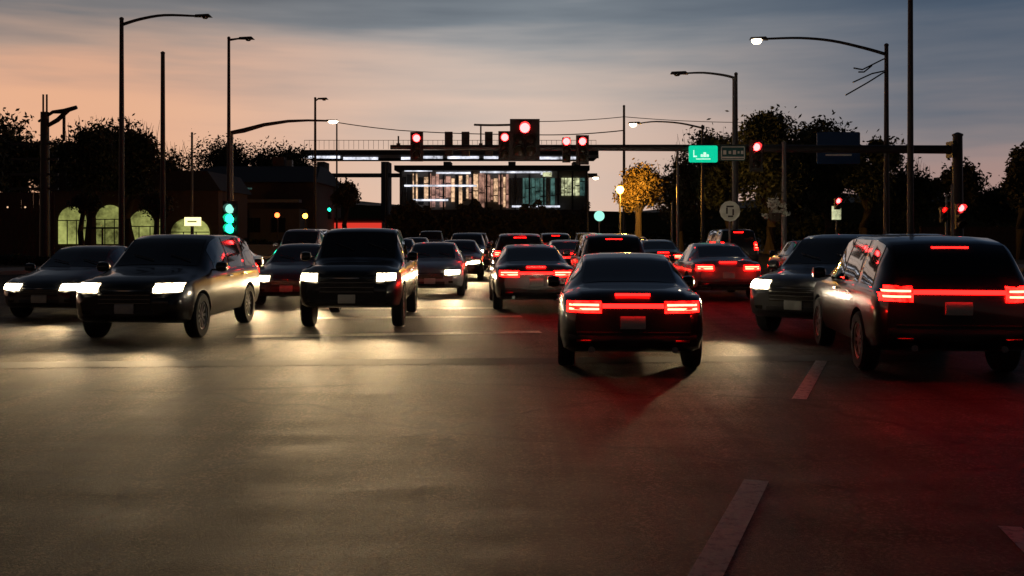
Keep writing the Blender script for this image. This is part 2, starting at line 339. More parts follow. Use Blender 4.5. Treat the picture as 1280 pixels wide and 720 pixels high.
def make_car(S, col):
    root = thing('car', 'x', 'car'); L = S['L']; secs = car_sections(S)
    vs, fs = loft(secs)
    b = MB(); b.add(vs, fs); body = b.build('body', PAINT[col], root, smooth=True)
    wr = S['wr']; W = max(v for _, v in S['w'])
    fy, ry = L*S['fw'], -L*S['rw']
    cut = MB()
    for y in (fy, ry):
        for sx in (-1, 1): cut.lathe([(wr+.055, sx*(W-.27)), (wr+.055, sx*(W+.3))], 'X', (0, y, wr), 28)
    co = cut.build('cutter', M['blackplastic'])
    bo = body.modifiers.new('b', 'BOOLEAN'); bo.operation = 'DIFFERENCE'; bo.object = co; bo.solver = 'EXACT'
    dg = bpy.context.evaluated_depsgraph_get(); me = bpy.data.meshes.new_from_object(body.evaluated_get(dg))
    body.modifiers.clear(); body.data = me; me.name = 'body'
    while len(me.materials) > 1: me.materials.pop(index=1)
    me.polygons.foreach_set('material_index', [0]*len(me.polygons))
    me.set_sharp_from_angle(angle=math.radians(35))
    bpy.data.objects.remove(co)
    # glass
    def glass(name, t0, t1, k0, k1, sides=(1,), m='glass', off=.006):
        for sd in sides:
            g = MB(); v, f = patch(secs, idx(t0), idx(t1), k0, k1, sd, off); g.add(v, f); g.build(name, M[m], root, smooth=True)
    def topglass(name, t0, t1):
        g = MB(); 
        for sd in (1, -1):
            v, f = patch(secs, idx(t0), idx(t1), 9 if S.get('wrap') else 10, NK-1, sd, .006); g.add(v, f)
        bmv = g.build(name, M['glass'], root, smooth=True)
    for a, c in S['side']: glass('side_window', a, c, 7, 9, (1, -1))
    topglass('windshield', *S['ws'])
    if S['rwin']: topglass('rear_window', *S['rwin'])
    # wheels
    for y in (fy, ry):
        for sx in (-1, 1):
            w = MB(); x0 = sx*(W-.22); x1 = sx*(W-.005)
            w.lathe([(wr*.62, x0), (wr*.93, x0), (wr, x0+sx*.03), (wr, x1-sx*.03), (wr*.93, x1), (wr*.64, x1), (wr*.62, x1-sx*.03)], 'X', (0, 0, 0), 28)
            wo = w.build('wheel', M['tyre'], root, smooth=True, loc=(0, y, wr))
            r = MB(); xr = x1 - sx*.028
            r.lathe([(.001, xr+sx*.012), (wr*.13, xr+sx*.012), (wr*.15, xr)], 'X', (0,0,0), 12, cap=False)
            r.lathe([(wr*.62, xr-sx*.02), (wr*.62, xr+sx*.015), (wr*.56, xr+sx*.01), (wr*.56, xr-sx*.02)], 'X', (0,0,0), 28, cap=False)
            for k in range(10):
                a = 2*PI*k/10; d = Vector((0, math.cos(a), math.sin(a))); e = Vector((0, -math.sin(a), math.cos(a)))
                p0, p1 = d*wr*.1, d*wr*.58; h = .016
                r.add([p0+e*h+Vector((xr,0,0)), p0-e*h+Vector((xr,0,0)), p1-e*h*1.5+Vector((xr,0,0)), p1+e*h*1.5+Vector((xr,0,0)),
                       p0+e*h+Vector((xr-sx*.03,0,0)), p0-e*h+Vector((xr-sx*.03,0,0)), p1-e*h*1.5+Vector((xr-sx*.03,0,0)), p1+e*h*1.5+Vector((xr-sx*.03,0,0))],
                      [(0,1,2,3),(0,4,5,1),(2,6,7,3),(1,5,6,2),(3,7,4,0)])
            rm = r.build('rim', M['rim'], wo, smooth=True)
            d = MB(); d.lathe([(.01, xr-sx*.035), (wr*.6, xr-sx*.035)], 'X', (0,0,0), 24); d.build('brake_disc', M['blackplastic'], wo)
    # lights follow the corner in plan
    def end_y(x, z, front):
        rng = range(NS, -1, -1) if front else range(NS+1)
        py = ph = None
        for i in rng:
            y, P = secs[i]
            hw = 0      # half width of the section at height z
            for (xa, za), (xb, zb) in zip(P, P[1:]):
                if min(za, zb) <= z <= max(za, zb) and abs(zb-za) > 1e-6:
                    hw = max(hw, xa + (xb-xa)*(z-za)/(zb-za))
            if hw >= abs(x):
                if py is None: return y
                return py + (y-py)*max(0, min(1, (abs(x)-ph)/max(hw-ph, 1e-6)))
            py, ph = y, hw
        return secs[NS//2][0]
    def panel(name, xs, z0, z1, front, m, off=.02, zoff=None, depth=.05, parent=root):
        """a shallow moulded panel lying on the nose or tail"""
        s = 1 if front else -1; n = len(xs); vs = []
        NZ = 4
        for j in range(NZ+1):
            for i, x in enumerate(xs):
                f = i/(n-1)
                za = z0[0]+(z0[1]-z0[0])*f; zb = z1[0]+(z1[1]-z1[0])*f
                z = za+(zb-za)*j/NZ; y = end_y(x, z, front)
                bul = .012 if 0 < j < NZ else 0
                vs.append((x, y+s*(off+bul), z))
        m0 = len(vs)
        vs += [(v[0], v[1]-s*(off+depth), v[2]) for v in vs]
        fs = []
        for j in range(NZ):
            for i in range(n-1):
                a = j*n+i; fs.append((a, a+1, a+n+1, a+n)); fs.append((m0+a, m0+a+n, m0+a+n+1, m0+a+1))
        for i in range(n-1):
            fs.append((i, m0+i, m0+i+1, i+1)); a = NZ*n+i; fs.append((a, a+1, m0+a+1, m0+a))
        for j in range(NZ):
            a = j*n; fs.append((a, a+n, m0+a+n, m0+a)); a = j*n+n-1; fs.append((a, m0+a, m0+a+n, a+n))
        q = MB(); q.add(vs, fs); return q.build(name, M[m] if isinstance(m, str) else m, parent, smooth=True)
    H = S
    def rng(a, b, n=7): return [a+(b-a)*i/(n-1) for i in range(n)]
    wf = H['hl']  # (x0,x1,z0,z1)
    for sx in (1, -1):
        x0, x1, z0, z1 = H['hl']; panel('headlight_housing', rng(sx*(x0-.03), sx*(x1+.02)), (z0-.03, z0-.01), (z1+.02, z1+.03), True, 'blackplastic', .006)
        h = panel('headlight', rng(sx*x0, sx*x1), (z0, z0+.015), (z1, z1), True, 'white_lamp', .03)
        zc = (z0+z1)/2
        for f in (.36, .72):
            bx = sx*(x0+(x1-x0)*f); by = end_y(bx, zc, True); q = MB(); R = (z1-z0)*.36
            q.lathe([(R, -.02), (R, .035), (R*.8, .048), (R*.3, .056), (.002, .058)], 'Y', (bx, by, zc), 14); q.build('bulb', M['bulb'], h, smooth=True)
        if H.get('fog'): panel('fog_light', rng(sx*(x0+.1), sx*(x0+.22), 4), (H['fog'], H['fog']), (H['fog']+.06, H['fog']+.06), True, 'off_lens', .012)
        x0, x1, z0, z1 = H['tl']
        t_ = panel('taillight', rng(sx*x0, sx*x1), (z0, z0+.01), (z1, z1), False, 'red_lamp', .03)
        for f in (.28, .62):
            zz = z0+(z1-z0)*f; panel('tail_element', rng(sx*(x0+.03), sx*(x1-.03)), (zz,)*2, (zz+.022,)*2, False, 'tail_led', .046, parent=t_)
    if H.get('bar'): panel('light_bar', rng(-H['tl'][0]+.01, H['tl'][0]-.01, 11), (H['bar'][0],)*2, (H['bar'][1],)*2, False, 'red_bar', .022)
    gx0, gz0, gz1 = H['gr']
    g = panel('grille', rng(-gx0, gx0, 11), (gz0,)*2, (gz1,)*2, True, 'blackplastic', .008)
    for k in range(4):
        z = gz0+(gz1-gz0)*(k+.5)/4; panel('grille_bar', rng(-gx0*.97, gx0*.97, 11), (z-.008,)*2, (z+.008,)*2, True, 'chrome', .016, parent=g)
    panel('lower_intake', rng(-gx0*1.1, gx0*1.1, 11), (H['in'][0],)*2, (H['in'][1],)*2, True, 'blackplastic', .008)
    panel('rear_bumper', rng(-W*.84, W*.84, 13), (H['rb'][0],)*2, (H['rb'][1],)*2, False, 'blackplastic', .014)
    zp = H['plz']; panel('license_plate', rng(-.15, .15, 5), (zp,)*2, (zp+.15,)*2, False, 'plate', .02)
    panel('license_plate', rng(-.15, .15, 5), (H['fplz'],)*2, (H['fplz']+.15,)*2, True, 'plate', .022)
    # high brake light, boot seams, exhaust
    if S['rwin'] and not S.get('bed'):
        zt_b = S['hb']; MB().box((0, end_y(.3, zt_b, False)-.02, zt_b), (.42, .05, .028)).build('brake_light', M['red_bar'], root)
    for z in (S['rb'][1]+.03, ):
        panel('tailgate_seam', rng(-W*.74, W*.74, 11), (z,)*2, (z+.012,)*2, False, 'blackplastic', .006)
    for sx in (-1, 1):
        q = MB(); yy = -L/2+.03; q.lathe([(.035, yy-.06), (.04, yy-.06), (.04, yy+.1)], 'Y', (sx*.5, 0, S['rb'][0]-.03), 12); q.build('exhaust', M['chrome'], root)
        panel('reflector', rng(sx*W*.55, sx*W*.74, 4), (S['rb'][0]+.05,)*2, (S['rb'][0]+.09,)*2, False, 'red_ref', .022)
    for t in ([S['ws'][1]+.005] if not S.get('bed') else []):
        i = idx(t); y, P = secs[i]; q = MB(); v = []
        for k in range(7, NK): v += [(P[k][0], y-.006, P[k][1]+.004), (P[k][0], y+.006, P[k][1]+.004)]
        q.add(v, [(2*j, 2*j+1, 2*j+3, 2*j+2) for j in range(len(v)//2-1)]); q.build('bonnet_seam', M['blackplastic'], root)
    i = idx(S['ws'][1]-.012); y, P = secs[i]
    for sx in (-.55, .08):
        q = MB(); j = idx(S['ws'][1]-.075); yj, Pj = secs[j]
        q.tube([(sx, y, P[NK-1][1]+.03), (sx+.38, (y+yj)/2, (P[NK-1][1]+Pj[NK-1][1])/2+.03)], .009, 5); q.build('wiper', M['blackplastic'], root)
    # mirrors, handles, door seams
    for sx in (-1, 1):
        y = (S['mir'][0]-.5)*L; q = MB(); cx = sx*(W+.09); z = S['mir'][1]
        q.lathe([(.02, -.10), (.075, -.085), (.09, 0), (.08, .075), (.03, .1)], 'X', (cx, y, z), 12)
        q.box((sx*(W-.0), y, z-.05), (.16, .05, .03))
        q.build('mirror', PAINT[col], root, smooth=True)
        for t in S['handles']:
            q = MB(); q.box((sx*(W+.012), (t-.5)*L, S['hz']), (.03, .17, .025)); q.build('door_handle', M['chrome'], root)
        q = MB()
        for t in S['seams']:
            i = idx(t); y, P = secs[i]
            v = []
            for k in range(3, 8): v += [(sx*(P[k][0]+.003), y-.005, P[k][1]), (sx*(P[k][0]+.003), y+.005, P[k][1])]
            q.add(v, [(2*j, 2*j+1, 2*j+3, 2*j+2) for j in range(4)])
        q.build('door_seam', M['blackplastic'], root)
    if S.get('bed'):   # pickup bed opening
        q = MB(); a, c = S['bed']; ya, yb = (a-.5)*L, (c-.5)*L
        q.box((0, (ya+yb)/2, S['bedz']+.0), (W*1.5, yb-ya, .02)); q.build('bed_cover', M['blackplastic'], root)
    return root

SED = dict(L=4.7, sm=1, wr=.33, fw=.305, rw=.285,
  zb=[(0, .42), (.03, .3), (.1, .24), (.9, .22), (.97, .26), (1, .36)],
  zs=[(0, .80), (.03, .92), (.1, .97), (.3, .95), (.7, .90), (.88, .80), (.96, .70), (1, .56)],
  zt=[(0, .86), (.03, 1.01), (.12, 1.06), (.17, 1.08), (.31, 1.38), (.42, 1.45), (.52, 1.44), (.58, 1.38), (.72, 1.0), (.78, .96), (.9, .86), (.97, .76), (1, .62)],
  w=[(0, .70), (.015, .80), (.06, .88), (.3, .92), (.7, .92), (.9, .89), (.96, .82), (.985, .73), (1, .62)],
  wt=[(0, .55), (.03, .66), (.12, .72), (.17, .66), (.31, .59), (.5, .60), (.6, .61), (.72, .70), (.9, .66), (1, .45)],
  side=[(.27, .44), (.46, .62)], ws=(.57, .71), rwin=(.175, .30), seams=(.27, .45, .66), handles=(.3, .49), hz=.83, mir=(.655, 1.0),
  hl=(.40, .80, .60, .73), tl=(.38, .80, .77, .91), gr=(.36, .50, .66), rb=(.36, .50), plz=.58, fplz=.36, fog=.38)
SED['hb'] = .985; SED['in'] = (.30, .42); SED['bar'] = None
SEDB = dict(SED); SEDB['bar'] = (.83, .88)
SUV = dict(L=4.65, sm=1, wr=.37, fw=.30, rw=.285,
  zb=[(0, .5), (.03, .36), (.1, .3), (.9, .28), (.97, .33), (1, .45)],
  zs=[(0, 1.0), (.03, 1.06), (.3, 1.08), (.7, 1.04), (.9, .95), (.97, .86), (1, .70)],
  zt=[(0, 1.08), (.012, 1.2), (.06, 1.52), (.1, 1.63), (.2, 1.69), (.5, 1.70), (.58, 1.62), (.72, 1.16), (.78, 1.10), (.92, 1.02), (.98, .93), (1, .78)],
  w=[(0, .80), (.015, .88), (.06, .92), (.3, .94), (.7, .94), (.9, .92), (.96, .86), (.985, .79), (1, .70)],
  wt=[(0, .70), (.05, .70), (.1, .69), (.5, .68), (.6, .69), (.72, .77), (.9, .74), (1, .5)],
  side=[(.10, .24), (.27, .44), (.46, .62)], ws=(.57, .71), rwin=(.015, .09), seams=(.26, .45, .67), handles=(.3, .49), hz=.97, mir=(.655, 1.15),
  hl=(.44, .84, .79, .94), tl=(.52, .87, .93, 1.12), gr=(.42, .60, .86), rb=(.42, .62), plz=.78, fplz=.47, fog=.46)
SUV['hb'] = 1.56; SUV['in'] = (.38, .52); SUV['bar'] = None
SUVB = dict(SUV); SUVB['bar'] = (1.02, 1.07)
VAN = dict(SUV); VAN.update(hb=1.74, L=5.0, zt=[(0, 1.08), (.012, 1.3), (.035, 1.72), (.07, 1.84), (.2, 1.88), (.6, 1.86), (.66, 1.78), (.82, 1.16), (.88, 1.08), (.95, 1.0), (1, .78)],
  side=[(.07, .24), (.27, .46), (.48, .70)], ws=(.66, .81), rwin=(.015, .06), seams=(.25, .47, .72), mir=(.74, 1.2), tl=(.66, .86, .95, 1.3))
PICK = dict(SUV); PICK.update(L=5.5, wr=.40, fw=.31, rw=.28,
  zb=[(0, .6), (.03, .5), (.1, .42), (.9, .38), (.97, .42), (1, .5)],
  zs=[(0, 1.08), (.02, 1.10), (.4, 1.12), (.7, 1.10), (.9, 1.06), (.97, .98), (1, .8)],
  zt=[(0, 1.12), (.02, 1.16), (.36, 1.17), (.375, 1.3), (.40, 1.74), (.44, 1.82), (.56, 1.82), (.62, 1.76), (.72, 1.24), (.76, 1.20), (.93, 1.14), (.98, 1.04), (1, .9)],
  side=[(.41, .51), (.53, .64)], ws=(.62, .71), rwin=(.37, .40), seams=(.40, .52, .68), handles=(.43, .55), hz=1.0, mir=(.67, 1.28), sm=0,
  hl=(.52, .84, .88, 1.02), tl=(.72, .86, .82, 1.08), gr=(.48, .66, .98), rb=(.5, .66), plz=.68, fplz=.5, bed=(.03, .35), bedz=1.185)
PICK['in'] = (.46, .56)

protos = {}
def proto(kind, col):
    k = (kind, col)
    if k not in protos:
        base = next((v for kk, v in protos.items() if kk[0] == kind), None)
        if base is None:
            spec = dict(sedan=SED, sedan_bar=SEDB, suv=SUV, suv_bar=SUVB, van=VAN, pickup=PICK)[kind]
            protos[k] = [make_car(spec, col), False]
        else:
            r = copy_tree(base[0])
            for ch in r.children:
                if ch.name.split('.')[0] in ('body', 'mirror'):
                    ch.data = ch.data.copy(); ch.data.materials[0] = PAINT[col]
            protos[k] = [r, False]
    p = protos[k]
    if not p[1]: p[1] = True; return p[0]
    r = copy_tree(p[0])
    return r
beam_on = bpy.data.lights.new('headlight_beam', 'SPOT'); beam_on.energy = 640; beam_on.color = (1, .70, .36); beam_on.spot_size = math.radians(54); beam_on.spot_blend = .9; beam_on.shadow_soft_size = .07
def place_car(kind, col, x, y, yaw, label, group, cat='car', beam=True):
    """yaw: heading, 0 = away from the camera, pi = towards it"""
    r = proto(kind, col); r.location = (x, y, .001); r.rotation_euler = (0, 0, yaw)
    r['label'] = label; r['category'] = cat; r['group'] = group
    spec = dict(sedan=SED, sedan_bar=SEDB, suv=SUV, suv_bar=SUVB, van=VAN, pickup=PICK)[kind]
    for ch in list(r.children):
        if ch.type == 'LIGHT': bpy.data.objects.remove(ch)
    if beam:
        for sx in (-1, 1):
            lo = bpy.data.objects.new('headlight_beam', beam_on); COL.objects.link(lo); lo.parent = r
            lo.location = (sx*.64, spec['L']/2 + .06, (spec['hl'][2]+spec['hl'][3])/2); lo.rotation_euler = (PI/2 - .29, 0, 0)
    return r
GO = 'cars coming towards the camera with headlights on'; GA = 'cars driving away with red taillights on'
A_ = [ # oncoming
 ('suv', 'black', gx(160, 15.6), 15.6+2.3, PI-.02, 'black SUV with headlights on, nearest of the oncoming cars on the left', 'suv'),
 ('sedan', 'grey', gx(352, 23)-.0, 25.5, PI+.03, 'grey sedan with headlights on, between the nearest black SUV and the black pickup', 'car'),
 ('pickup', 'black', gx(428, 17.5), 17.5+2.7, PI+.03, 'black pickup truck with headlights on, in the inner oncoming lane', 'pickup truck'),
 ('sedan', 'grey', gx(52, 19.5), 19.5+2.35, PI-.02, 'grey sedan with headlights on at the left edge, beside the nearest black SUV', 'car'),
 ('sedan', 'black', -9.0, 30.5, PI, 'black sedan with headlights on in the outermost oncoming lane', 'car'),
 ('sedan', 'silver', -2.25, 29, PI+.02, 'silver sedan with headlights on behind the black pickup', 'car'),
 ('suv', 'grey', -5.3, 35, PI+.03, 'grey SUV with headlights on in the middle oncoming lane', 'suv'),
 ('sedan', 'grey', -2.0, 38, PI+.02, 'grey sedan with headlights on behind the silver sedan', 'car'),
 ('van', 'white', -8.9, 43, PI, 'white van with headlights on in the outermost oncoming lane', 'van'),
 ('sedan', 'black', -5.1, 45, PI+.02, 'black sedan with headlights on behind the grey SUV', 'car'),
 ('suv', 'black', -2.1, 47, PI, 'black SUV with headlights on, far back in the inner oncoming lane', 'suv'),
 ('sedan', 'silver', -5.3, 55, PI, 'silver sedan with headlights on in the white cluster of far headlights', 'car'),
 ('sedan', 'grey', -8.8, 56, PI, 'grey sedan with headlights on behind the white van', 'car'),
 ('suv', 'silver', -2.2, 58, PI, 'silver SUV with headlights on in the far cluster of headlights', 'suv'),
 ('pickup', 'grey', -5.4, 67, PI, 'grey pickup truck with headlights on, far down the road', 'pickup truck'),
 ('sedan', 'black', -2.4, 69, PI, 'black sedan with headlights on, last of the inner oncoming lane', 'car'),
 ('sedan', 'silver', -8.8, 70, PI, 'silver sedan with headlights on, last of the outermost oncoming lane', 'car'),
 ('suv', 'grey', gx(1035, 17.5)+.5, 18.2, math.radians(142), 'grey SUV with headlights on, turning left across the road on the right', 'suv'),
]
B_ = [ # going away
 ('sedan_bar', 'black', gx(806, 12.0), 12.0+2.35, -.06, 'black sedan with a red light bar across its tail, right of the road centre', 'car'),
 ('suv_bar', 'black', gx(1228, 11.6), 11.6+2.3, -.12, 'black SUV with red tail bar cut by the right edge of the photo', 'suv'),
 ('sedan_bar', 'grey', gx(664, 21.5), 24, .05, 'grey sedan with a red light bar, left of the black sedan', 'car'),
 ('suv', 'grey', gx(768, 25.5), 28, .02, 'grey SUV with red taillights, beyond the black sedan', 'suv'),
 ('sedan', 'silver', gx(915, 25), 27.5, -.02, 'silver sedan with red taillights in the third lane going away', 'car'),
 ('suv_bar', 'grey', gx(1180, 25), 27.5, -.04, 'grey SUV with red light bar beside the right kerb lane', 'suv'),
 ('sedan_bar', 'blue', gx(1030, 33), 35, -.02, 'blue sedan with red light bar in the outer lane going away', 'car'),
 ('sedan_bar', 'red', gx(712, 35), 37.4, .03, 'red sedan with red light bar, going away in the inner lane', 'car'),
 ('suv_bar', 'black', gx(648, 33), 35.4, .03, 'black SUV with red tail bar beside the oncoming silver sedan', 'suv'),
 ('sedan_bar', 'grey', gx(830, 37), 39.4, 0, 'grey sedan with red light bar, fourth car down the third lane', 'car'),
 ('van', 'black', gx(925, 44), 46.4, -.02, 'black van with tall red taillights in the outer lane', 'van'),
 ('sedan', 'black', gx(752, 48), 50.4, 0, 'black sedan with red taillights far down the road', 'car'),
 ('suv_bar', 'silver', gx(694, 50), 52.4, .02, 'silver SUV with red tail bar far down the road', 'suv'),
 ('sedan_bar', 'black', gx(660, 60), 62.4, .02, 'black sedan with red light bar near the far hedge', 'car'),
 ('sedan', 'grey', gx(800, 60), 62.4, 0, 'grey sedan with red taillights, last but one in the outer lanes', 'car'),
 ('suv_bar', 'grey', gx(735, 66), 68.4, 0, 'grey SUV with red tail bar, farthest of the cars going away', 'suv'),
]
for a in A_: place_car(*a[:6], GO, a[6], True)
for a in B_: place_car(*a[:6], GA, a[6], False)

# ------------------------------------------------------------------ poles, lamps, masts
def pole_mb(x, y, z0, z1, r0, r1):
    b = MB(); b.tube([(x, y, z0), (x, y, (z0+z1)/2), (x, y, z1)], [r0, (r0+r1)/2, r1], 12); return b
def base_plate(root, r):
    b = MB(); b.box((0, 0, .02), (r*4.2, r*4.2, .04)); b.lathe([(r*1.7, .04), (r*1.5, .28), (r*1.05, .34)], 'Z', (0,0,0), 12)
    b.build('base', M['steel'], root)
def arm_pts(p0, p1, rise, n=9):
    p0, p1 = Vector(p0), Vector(p1); out = []
    for i in range(n):
        t = i/(n-1); p = p0.lerp(p1, t); p.z = p0.z + (p1.z-p0.z)*math.sin(t*PI/2)**1.0 + rise*math.sin(t*PI)
        out.append(p)
    return out
def street_lamp(px, Y, top, arm, label, lit=None, r=.13, m='darksteel', zb=.13, rise=.1, armpix=None, cap=True, power=0):
    """arm: list of photo points the arm runs through"""
    x = gx(px, Y); H = hz(top, Y)
    root = thing('street_lamp', label, 'street lamp', (x, Y, zb), group='street lamps and poles along the junction')
    pole_mb(0, 0, 0, H-zb, r, r*.62).build('pole', M[m], root, smooth=True); base_plate(root, r)
    b = MB(); b.lathe([(r*.72, H-zb-.02), (r*.72, H-zb+.05), (r*.3, H-zb+.1)], 'Z', (0,0,0), 12); b.build('cap', M[m], root)
    if arm:
        pts = [at(q[0], q[1], Y)-Vector((x, Y, zb)) for q in arm]; pts[0].x = 0
        sm = []
        for i in range(len(pts)-1):
            for t in (0, .25, .5, .75):
                a = pts[max(i-1, 0)]; bb = pts[i]; c = pts[i+1]; d = pts[min(i+2, len(pts)-1)]
                sm.append(.5*((2*bb)+(c-a)*t+(2*a-5*bb+4*c-d)*t*t+(3*bb-a-3*c+d)*t**3))
        sm.append(pts[-1])
        q = MB(); q.tube(sm, [r*.55 - r*.22*i/len(sm) for i in range(len(sm))], 8); ao = q.build('arm', M[m], root, smooth=True)
        e = sm[-1]; dr = (sm[-1]-sm[-2]).normalized(); s = 1 if dr.x > 0 else -1
        c = e + Vector((s*.33, 0, 0))
        q = MB(); q.add([(c.x-.42, -.08, c.z-.05), (c.x+.42, -.16, c.z-.05), (c.x+.42, .16, c.z-.05), (c.x-.42, .08, c.z-.05),
                         (c.x-.36, -.05, c.z+.07), (c.x+.28, -.10, c.z+.09), (c.x+.28, .10, c.z+.09), (c.x-.36, .05, c.z+.07)],
                        [(0,1,2,3), (4,5,6,7), (0,1,5,4), (1,2,6,5), (2,3,7,6), (3,0,4,7)])
        hd = q.build('lamp_head', M[m], ao)
        q = MB(); q.lathe([(.01, -.10), (.10, -.085), (.15, -.03), (.155, 0)], 'Z', (0, 0, 0), 14)
        ln = q.build('lamp_lens', M[lit] if lit else M['off_lens'], hd, smooth=True, loc=(c.x+.1*s, 0, c.z-.045))
        if lit: ln.scale = (1.5, 1.5, 1.9)
    return root
street_lamp(152, 47, 24, [(154, 31), (175, 24), (205, 19), (245, 20)], 'tall dark street lamp with curved unlit arm, leftmost on the pavement', r=.15)
street_lamp(286, 52, 48, [(288, 50), (300, 48)], 'tall street lamp with short stub head above the green signal', r=.12)
street_lamp(394, 75, 123, [(395, 126), (398, 123.5)], 'small distant lamp with stub head behind the lit arm', r=.13)
street_lamp(920, 46, 93, [(922, 98), (905, 94), (880, 91), (858, 91.5)], 'double post street lamp with unlit arm above the green sign', r=.12)
street_lamp(1108, 44, 57, [(1107, 68), (1080, 60), (1040, 51), (1000, 47.5), (958, 48.5)], 'tall street lamp with long arm and lit head on the right', lit='street', r=.14)
street_lamp(878, 62, 158, [(876, 160), (850, 154), (820, 152), (800, 154)], 'lower street lamp with lit head in front of the dark trees', lit='street', r=.11)
street_lamp(735, 80, 219, [(736, 222), (738, 221)], 'short post with lit lamp head beside the glass building', lit='street', r=.10)
def plain_pole(name, px, Y, top, label, r=.11, m='darksteel', zb=.13, cat='pole', lean=0):
    x = gx(px, Y); H = hz(top, Y)-zb
    root = thing(name, label, cat, (x, Y, zb)); root.rotation_euler = (0, lean, 0)
    pole_mb(0, 0, 0, H, r, r*.7).build('post', M[m], root, smooth=True); base_plate(root, r)
    b = MB(); b.lathe([(r*.8, H), (r*.8, H+.06), (.02, H+.12)], 'Z', (0,0,0), 10); b.build('cap', M[m], root)
    return root
plain_pole('utility_pole', 203.5, 49, 67, 'thick bare pole standing right of the leftmost street lamp', r=.14)
plain_pole('utility_pole', 240, 72, 167, 'thin grey pole above the small lit box sign', r=.11, m='steel')
plain_pole('utility_pole', 421, 95, 152, 'thin far pole holding the overhead wire at the lit lamp', r=.10)
plain_pole('utility_pole', 780, 78, 133, 'thin pole rising behind the signal mast arm', r=.13)
plain_pole('utility_pole', 1138, 41, -40, 'very tall bare pole cut by the top of the photo', r=.14)
plain_pole('utility_pole', 847, 60, 186, 'slim grey post between the golden tree and the round sign', r=.09, m='steel')
plain_pole('utility_pole', 980, 42.5, 180, 'light grey post beside the pale leafy basket', r=.12, m='steel')
plain_pole('utility_pole', 1190, 41.5, 233, 'right hand slim pale post in front of the mast column', r=.06, m='steel')
plain_pole('utility_pole', 1183, 41.5, 247, 'left hand slim pale post in front of the mast column', r=.06, m='steel')
plain_pole('utility_pole', 917, 45, 100, 'second slender post of the double post lamp', r=.08, m='steel')
plain_pole('utility_pole', 840, 62, 255, 'short thin post left of the slim grey post', r=.07, m='steel')
plain_pole('utility_pole', 483, 110, 205, 'dark thin post under the left end of the overpass', r=.14)
# broken braces on the right lamp
root = thing('bracket', 'broken forked bracket hanging left of the tall right lamp pole', 'bracket', at(1107, 75, 44))
def loc_pts(pl, Y, o): return [at(q[0], q[1], Y)-o for q in pl]
o = root.location.copy()
for pl in ([(1104, 74), (1092, 80), (1078, 87), (1067, 85)], [(1104, 89), (1090, 92), (1066, 103)], [(1104, 91), (1085, 103), (1057, 119)], [(1090, 82), (1080, 90), (1073, 90)]):
    pl = [(1107.5, pl[0][1]-1)]+pl if pl[0][0] > 1100 else pl; b = MB(); b.tube(loc_pts(pl, 44, o), .035, 6); b.build('rod', M['darksteel'], root)
# second lamp arm on the 287 pole: a mast arm with lit luminaire
root = thing('lamp_mast', 'long curved mast arm with a lit white lamp at its tip', 'street lamp', (gx(289, 53), 53, .13))
o = root.location.copy()
pole_mb(0, 0, 0, hz(165, 53)-.13, .13, .11).build('pole', M['steel'], root, smooth=True)
b = MB(); b.tube(loc_pts([(289, 166), (305, 163), (330, 156), (360, 151.5), (385, 150.5), (410, 151)], 53, o), [.11, .13, .10, .08, .06, .05], 8); b.build('arm', M['rust'], root, smooth=True)
e = at(415, 151.5, 53)-o
b = MB(); b.box((e.x, 0, e.z+.03), (.62, .26, .09), ch=.06); h_ = b.build('lamp_head', M['steel'], root)
b = MB(); b.lathe([(.02, -.13), (.14, -.10), (.2, 0)], 'Z', (0, 0, 0), 14); ln = b.build('lamp_lens', M['street'], h_, smooth=True, loc=(e.x+.05, 0, e.z)); ln.scale = (1.4, 1, 1)

# main signal mast
MY = 43.5
zarm0, zarm1 = hz(187, MY), hz(184, MY)
xr, xl = gx(1197, MY), gx(488, MY)
mast = thing('signal_mast', 'dark signal mast with a long horizontal arm spanning the road', 'signal mast', (xr, MY, .13))
pole_mb(0, 0, 0, hz(170, MY)-.13, .26, .20).build('pole', M['darksteel'], mast, smooth=True); base_plate(mast, .26)
b = MB(); b.tube([(0, 0, zarm0-.13), ((xl-xr)*.5, 0, (zarm0+zarm1)/2-.13+.02), (xl-xr, 0, zarm1-.13)], [.19, .15, .10], 12); b.build('arm', M['darksteel'], mast, smooth=True)
b = MB(); b.box((-.3, 0, zarm0-.13), (.12, .7, .7)); b.lathe([(.23, hz(170, MY)-.13), (.23, hz(170, MY)-.05), (.05, hz(170, MY)+.03)], 'Z', (0,0,0), 12); b.build('flange', M['darksteel'], mast)

